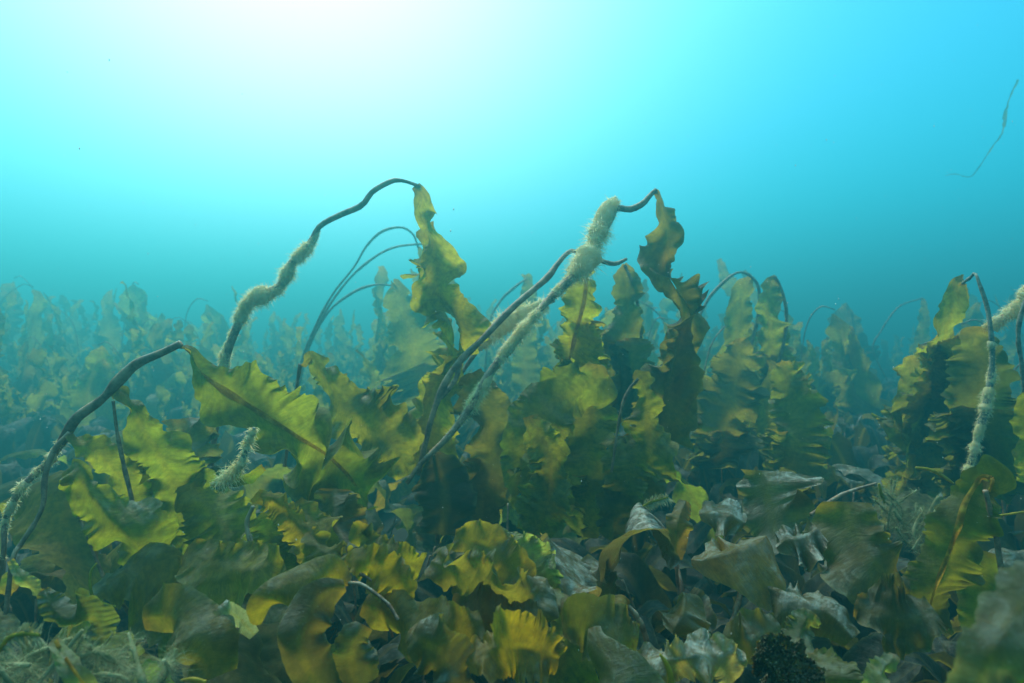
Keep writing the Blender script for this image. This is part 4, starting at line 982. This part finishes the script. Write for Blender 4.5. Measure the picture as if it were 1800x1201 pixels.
def proto_clump(seed):
    rng = np.random.default_rng(seed)
    V, Fc, U, off = [], [], [], 0
    for q in range(11):
        h = rng.uniform(0.45, 1.1)
        e = np.array([rng.uniform(-.42, .42), rng.uniform(-.3, .3), h])
        dr = rng.uniform(-0.16, 0.16, 3) * [1, 1, 0]
        sp = [np.append(e, [0.018]), np.append(e + dr * 0.3 + [0, 0, -0.08 * h], [0.035]), np.append(e + dr * 0.8 + [0, 0, -0.35 * h], [rng.uniform(.03, .07)]),
              np.append(e - dr * 0.3 + [0, 0, -0.65 * h], [rng.uniform(.04, .085)]), np.append(e + dr + [0, 0, -0.98 * h], [0.07])]
        B, _ = spline(sp, 60)
        a = rng.uniform(-1, 1) + np.linspace(0, rng.uniform(-1.5, 1.5), 60)
        side = np.stack([np.cos(a), np.sin(a), 0 * a], 1)
        v, f, uv = blade_geo(B[:, :3], side, B[:, 3], B[:, 3], rng, 0.8, rng.uniform(9, 15), 0.35, nv=7, wob=0.4, fine=0.6, hinge=0.9)
        V.append(v); Fc.append(f + off); U.append(uv); off += len(v)
    return [('blade', mesh('far_blade', np.concatenate(V), np.concatenate(Fc), np.concatenate(U), M_BLADE))]
FAR = [proto_clump(900 + k) for k in range(10)]
TALL = [[(nm, mesh(nm, g[0], g[1], g[2] if len(g) > 2 else None, mt)) for nm, g, mt in proto_tall(500 + k)] for k in range(9)]
LOW = [[(nm, mesh(nm, g[0], g[1], g[2] if len(g) > 2 else None, mt)) for nm, g, mt in proto_low(700 + k)] for k in range(14)]

def place(proto, x, y, z, rz, sc, col, silt, label, group):
    r = empty('kelp', (x, y, z), label, 'kelp', group)
    r.rotation_euler = (random.uniform(-.12, .12), random.uniform(-.12, .12), rz)
    r.scale = (sc, sc, sc)
    for nm, me in proto:
        o = bpy.data.objects.new(nm, me)
        COL.objects.link(o)
        o.parent = r
        o.color = (*col, 1)
        o['silt'] = silt
def vary(c, a=0.25):
    k = 1 + random.uniform(-a, a)
    return tuple(x * k * (1 + random.uniform(-0.12, 0.12)) for x in c)
def px_x(px, d):
    return (px - 900.0) / F * d
def zone3(px):
    return 'left' if px < 620 else ('middle' if px < 1230 else 'right')

# tall ones, in rows going away: (photo x of the crown, photo y of the crown, distance)
TALLS = [(75, 490, 4.2), (150, 540, 3.6), (195, 500, 3.9), (230, 560, 3.3), (320, 525, 3.9), (355, 560, 3.5), (285, 560, 4.6), (20, 560, 4.0), (110, 590, 3.2), (60, 600, 3.4),
         (-20, 500, 3.6), (250, 600, 3.0), (415, 590, 4.6), (480, 580, 4.9), (560, 575, 4.4), (600, 590, 5.2), (650, 580, 5.4), (690, 560, 4.6), (450, 610, 3.9), (540, 615, 3.5), (400, 640, 3.2), (620, 630, 3.6),
         (860, 560, 4.6), (905, 590, 4.2), (950, 570, 4.0), (1050, 560, 3.4), (1140, 560, 2.9), (1235, 510, 2.9), (1255, 545, 3.1), (1230, 560, 2.6), (1330, 540, 3.3), (1400, 540, 3.2), (1425, 590, 3.6),
         (1460, 600, 4.8), (1520, 600, 5.4), (1560, 620, 5.0), (1440, 640, 3.4), (1600, 600, 4.4), (1660, 560, 3.0), (1690, 580, 3.4), (1770, 560, 2.8), (1800, 530, 3.4), (1600, 640, 3.0), (1740, 620, 2.5), (1640, 610, 2.6), (1820, 600, 2.2), (1275, 620, 2.4), (1340, 650, 2.7)]
for k, (x, y, d) in enumerate(TALLS):
    d = d if d < 2.2 else 2.2 + (d - 2.2) * 3.0
    top = H - (y - 600.5) / F * d
    sc = 1.0
    pr = TALL[k % 9]
    zmax = max(v.co.z for v in pr[0][1].vertices)
    sc = max(0.55, min(2.3, (top + 0.05) / zmax))
    z = zone3(x)
    far = 'far' if d > 6 else 'nearer'
    place(pr, px_x(x, d), d, top - zmax * sc, random.uniform(-0.7, 0.7) + (math.pi if random.random() < 0.4 else 0), sc, vary(random.choice([OLIVE, OLIVE, BROWN, GREEN])), 0.25,
          f'tall frilled kelp fading into the blue haze in the {far} rows at the {z}', f'{far} tall kelp rows at the {z}')
def distant_kelp():
    rng = np.random.default_rng(3)
    V, Fc, U = [], [], []
    off = 0
    for k in range(150):
        d = 4.0 + 9.5 * rng.uniform() ** 1.1
        x = rng.uniform(-0.95, 0.95) * d
        if abs(x / d - 0.62) < 0.10 and d < 11:
            continue
        pr = FAR[rng.integers(0, 10)]
        a, sc = rng.uniform(0, 6.28), rng.uniform(0.6, 1.0) * (0.7 if d < 5.5 else 1.2) * rng.choice([0.75, 1.0, 1.55])
        for nm, me in pr:
            if nm != 'blade':
                continue
            v = np.empty(len(me.vertices) * 3, np.float32); me.vertices.foreach_get('co', v); v = v.reshape(-1, 3) * sc
            v = np.stack([v[:, 0] * math.cos(a) - v[:, 1] * math.sin(a) + x, v[:, 0] * math.sin(a) + v[:, 1] * math.cos(a) + d, v[:, 2]], 1)
            f = np.empty(len(me.polygons) * 4, np.int32); me.loops.foreach_get('vertex_index', f)
            uvd = np.empty(len(me.loops) * 2, np.float32); me.uv_layers[0].data.foreach_get('uv', uvd)
            u = np.zeros((len(v), 2), np.float32); u[f] = uvd.reshape(-1, 2)
            V.append(v); Fc.append(f.reshape(-1, 4) + off); U.append(u); off += len(v)
    o = bpy.data.objects.new('distant_kelp', mesh('distant_kelp', np.concatenate(V), np.concatenate(Fc), np.concatenate(U), M_BLADE))
    COL.objects.link(o)
    o.color = (*OLIVE, 1)
    o['silt'] = 0.2
    o['kind'] = 'stuff'
    o['label'] = 'far kelp forest melting into the blue haze'
    o['category'] = 'kelp forest'
distant_kelp()
# low ones carpeting the bed
def low_field(n, d0, d1, lab, zlo=0.75, zhi=1.1, seed=1):
    r = random.Random(seed)
    done = 0
    while done < n:
        d = d0 + (d1 - d0) * r.random() ** 0.8
        x = r.uniform(-0.92, 0.92) * d
        px = x / d * F + 900
        if 1130 < px < 1440 and 1.3 < d < 2.7 and r.random() < 0.92:
            continue
        if 680 < px < 880 and 1.1 < d < 1.8 and r.random() < 0.9:
            continue
        z = zone3(px)
        place(LOW[r.randrange(14)], x, d, 0.0, r.uniform(0, 6.28), r.uniform(zlo, zhi), vary(r.choice([OLIVE, BROWN, BROWN, LEATHER, LEATHER] if z == 'right' else [OLIVE, OLIVE, GREEN, GOLD, BROWN])), r.choice([0.4, 0.9, 1.2] if z == 'right' else [0.0, 0.15, 0.5]),
              lab.format(z), lab.format(z).split(' in ')[0] + ' ' + z)
        if d < 1.15:
            k = 0.6 if d < 0.95 else 0.75
            o_ = COL.objects[-1].parent
            o_.scale = (k, k, o_.scale[2] * 0.95)
        done += 1
low_field(24, 0.8, 1.5, 'low ruffled kelp frond in the crowded front bed at the {}', 0.8, 1.1, 11)
low_field(70, 1.5, 2.8, 'low ruffled kelp frond in the bed midway back at the {}', 0.8, 1.15, 12)
low_field(58, 2.8, 9.0, 'hazy low kelp frond in the bed far back at the {}', 0.9, 1.3, 13)

def undergrowth():
    """kelp turf under the fronds, too dense to count"""
    rng = np.random.default_rng(9)
    V, Fc, U = [], [], []
    off = 0
    for k in range(2200):
        d = 0.5 + 14.5 * rng.uniform() ** 1.5
        x = rng.uniform(-1.0, 1.0) * d
        h = rng.uniform(0.10, 0.30) * (1.0 if d < 2.5 else 1.5)
        w = rng.uniform(0.02, 0.06) * (1.0 if d < 3 else 1.7)
        a = rng.uniform(0, 6.28)
        e = np.array([math.cos(a), math.sin(a), 0])
        b = np.array([x, d, 0.0])
        C, _ = spline([b, b + e * 0.04 + [0, 0, h * 0.7], b + e * 0.12 + [0, 0, h], b + e * 0.25 + [0, 0, h * 0.6]], 16)
        side = np.broadcast_to(np.cross(e, [0, 0, 1.0]), (16, 3))
        v, f, uv = blade_geo(C, side, np.full(16, w), np.full(16, w), rng, 0.4, 3, 0.15, nv=7)
        V.append(v); Fc.append(f + off); U.append(uv); off += len(v)
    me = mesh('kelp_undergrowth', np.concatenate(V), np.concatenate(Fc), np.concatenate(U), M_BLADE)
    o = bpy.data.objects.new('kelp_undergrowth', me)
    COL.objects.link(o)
    o.color = (0.018, 0.014, 0.005, 1)  # turf colour darkened so the gaps between fronds read as deep shade
    o['silt'] = 0.4
    o['kind'] = 'stuff'
    o['label'] = 'dense turf of small kelp blades on the seabed, coloured dark for the shade'
    o['category'] = 'undergrowth'
undergrowth()

def marine_snow():
    rng = np.random.default_rng(21)
    n = 3500
    d = 0.8 + 4.2 * rng.uniform(size=n) ** 0.8
    x = rng.uniform(-0.9, 0.9, n) * d
    z = np.clip(H + rng.uniform(-0.55, 0.55, n) * d, 0.2, 2.0)
    c = np.stack([x, d, z], 1)
    r = 0.0004 + 0.0009 * rng.uniform(size=n) ** 4
    oc = np.array([(1, 0, 0), (-1, 0, 0), (0, 1, 0), (0, -1, 0), (0, 0, 1), (0, 0, -1)], float)
    of = np.array([(0, 2, 4), (2, 1, 4), (1, 3, 4), (3, 0, 4), (2, 0, 5), (1, 2, 5), (3, 1, 5), (0, 3, 5)])
    st = np.stack([np.ones(n), np.ones(n), rng.uniform(0.8, 2.2, n)], 1)
    V = (c[:, None] + oc[None] * (r[:, None] * st)[:, None]).reshape(-1, 3)
    Fc = (of[None] + (np.arange(n) * 6)[:, None, None]).reshape(-1, 3)
    o = bpy.data.objects.new('marine_snow', mesh('marine_snow', V, Fc, None, M_SPECK))
    COL.objects.link(o)
    o['kind'] = 'stuff'
    o['label'] = 'tiny pale specks drifting in the water'
    o['category'] = 'particles'
marine_snow()
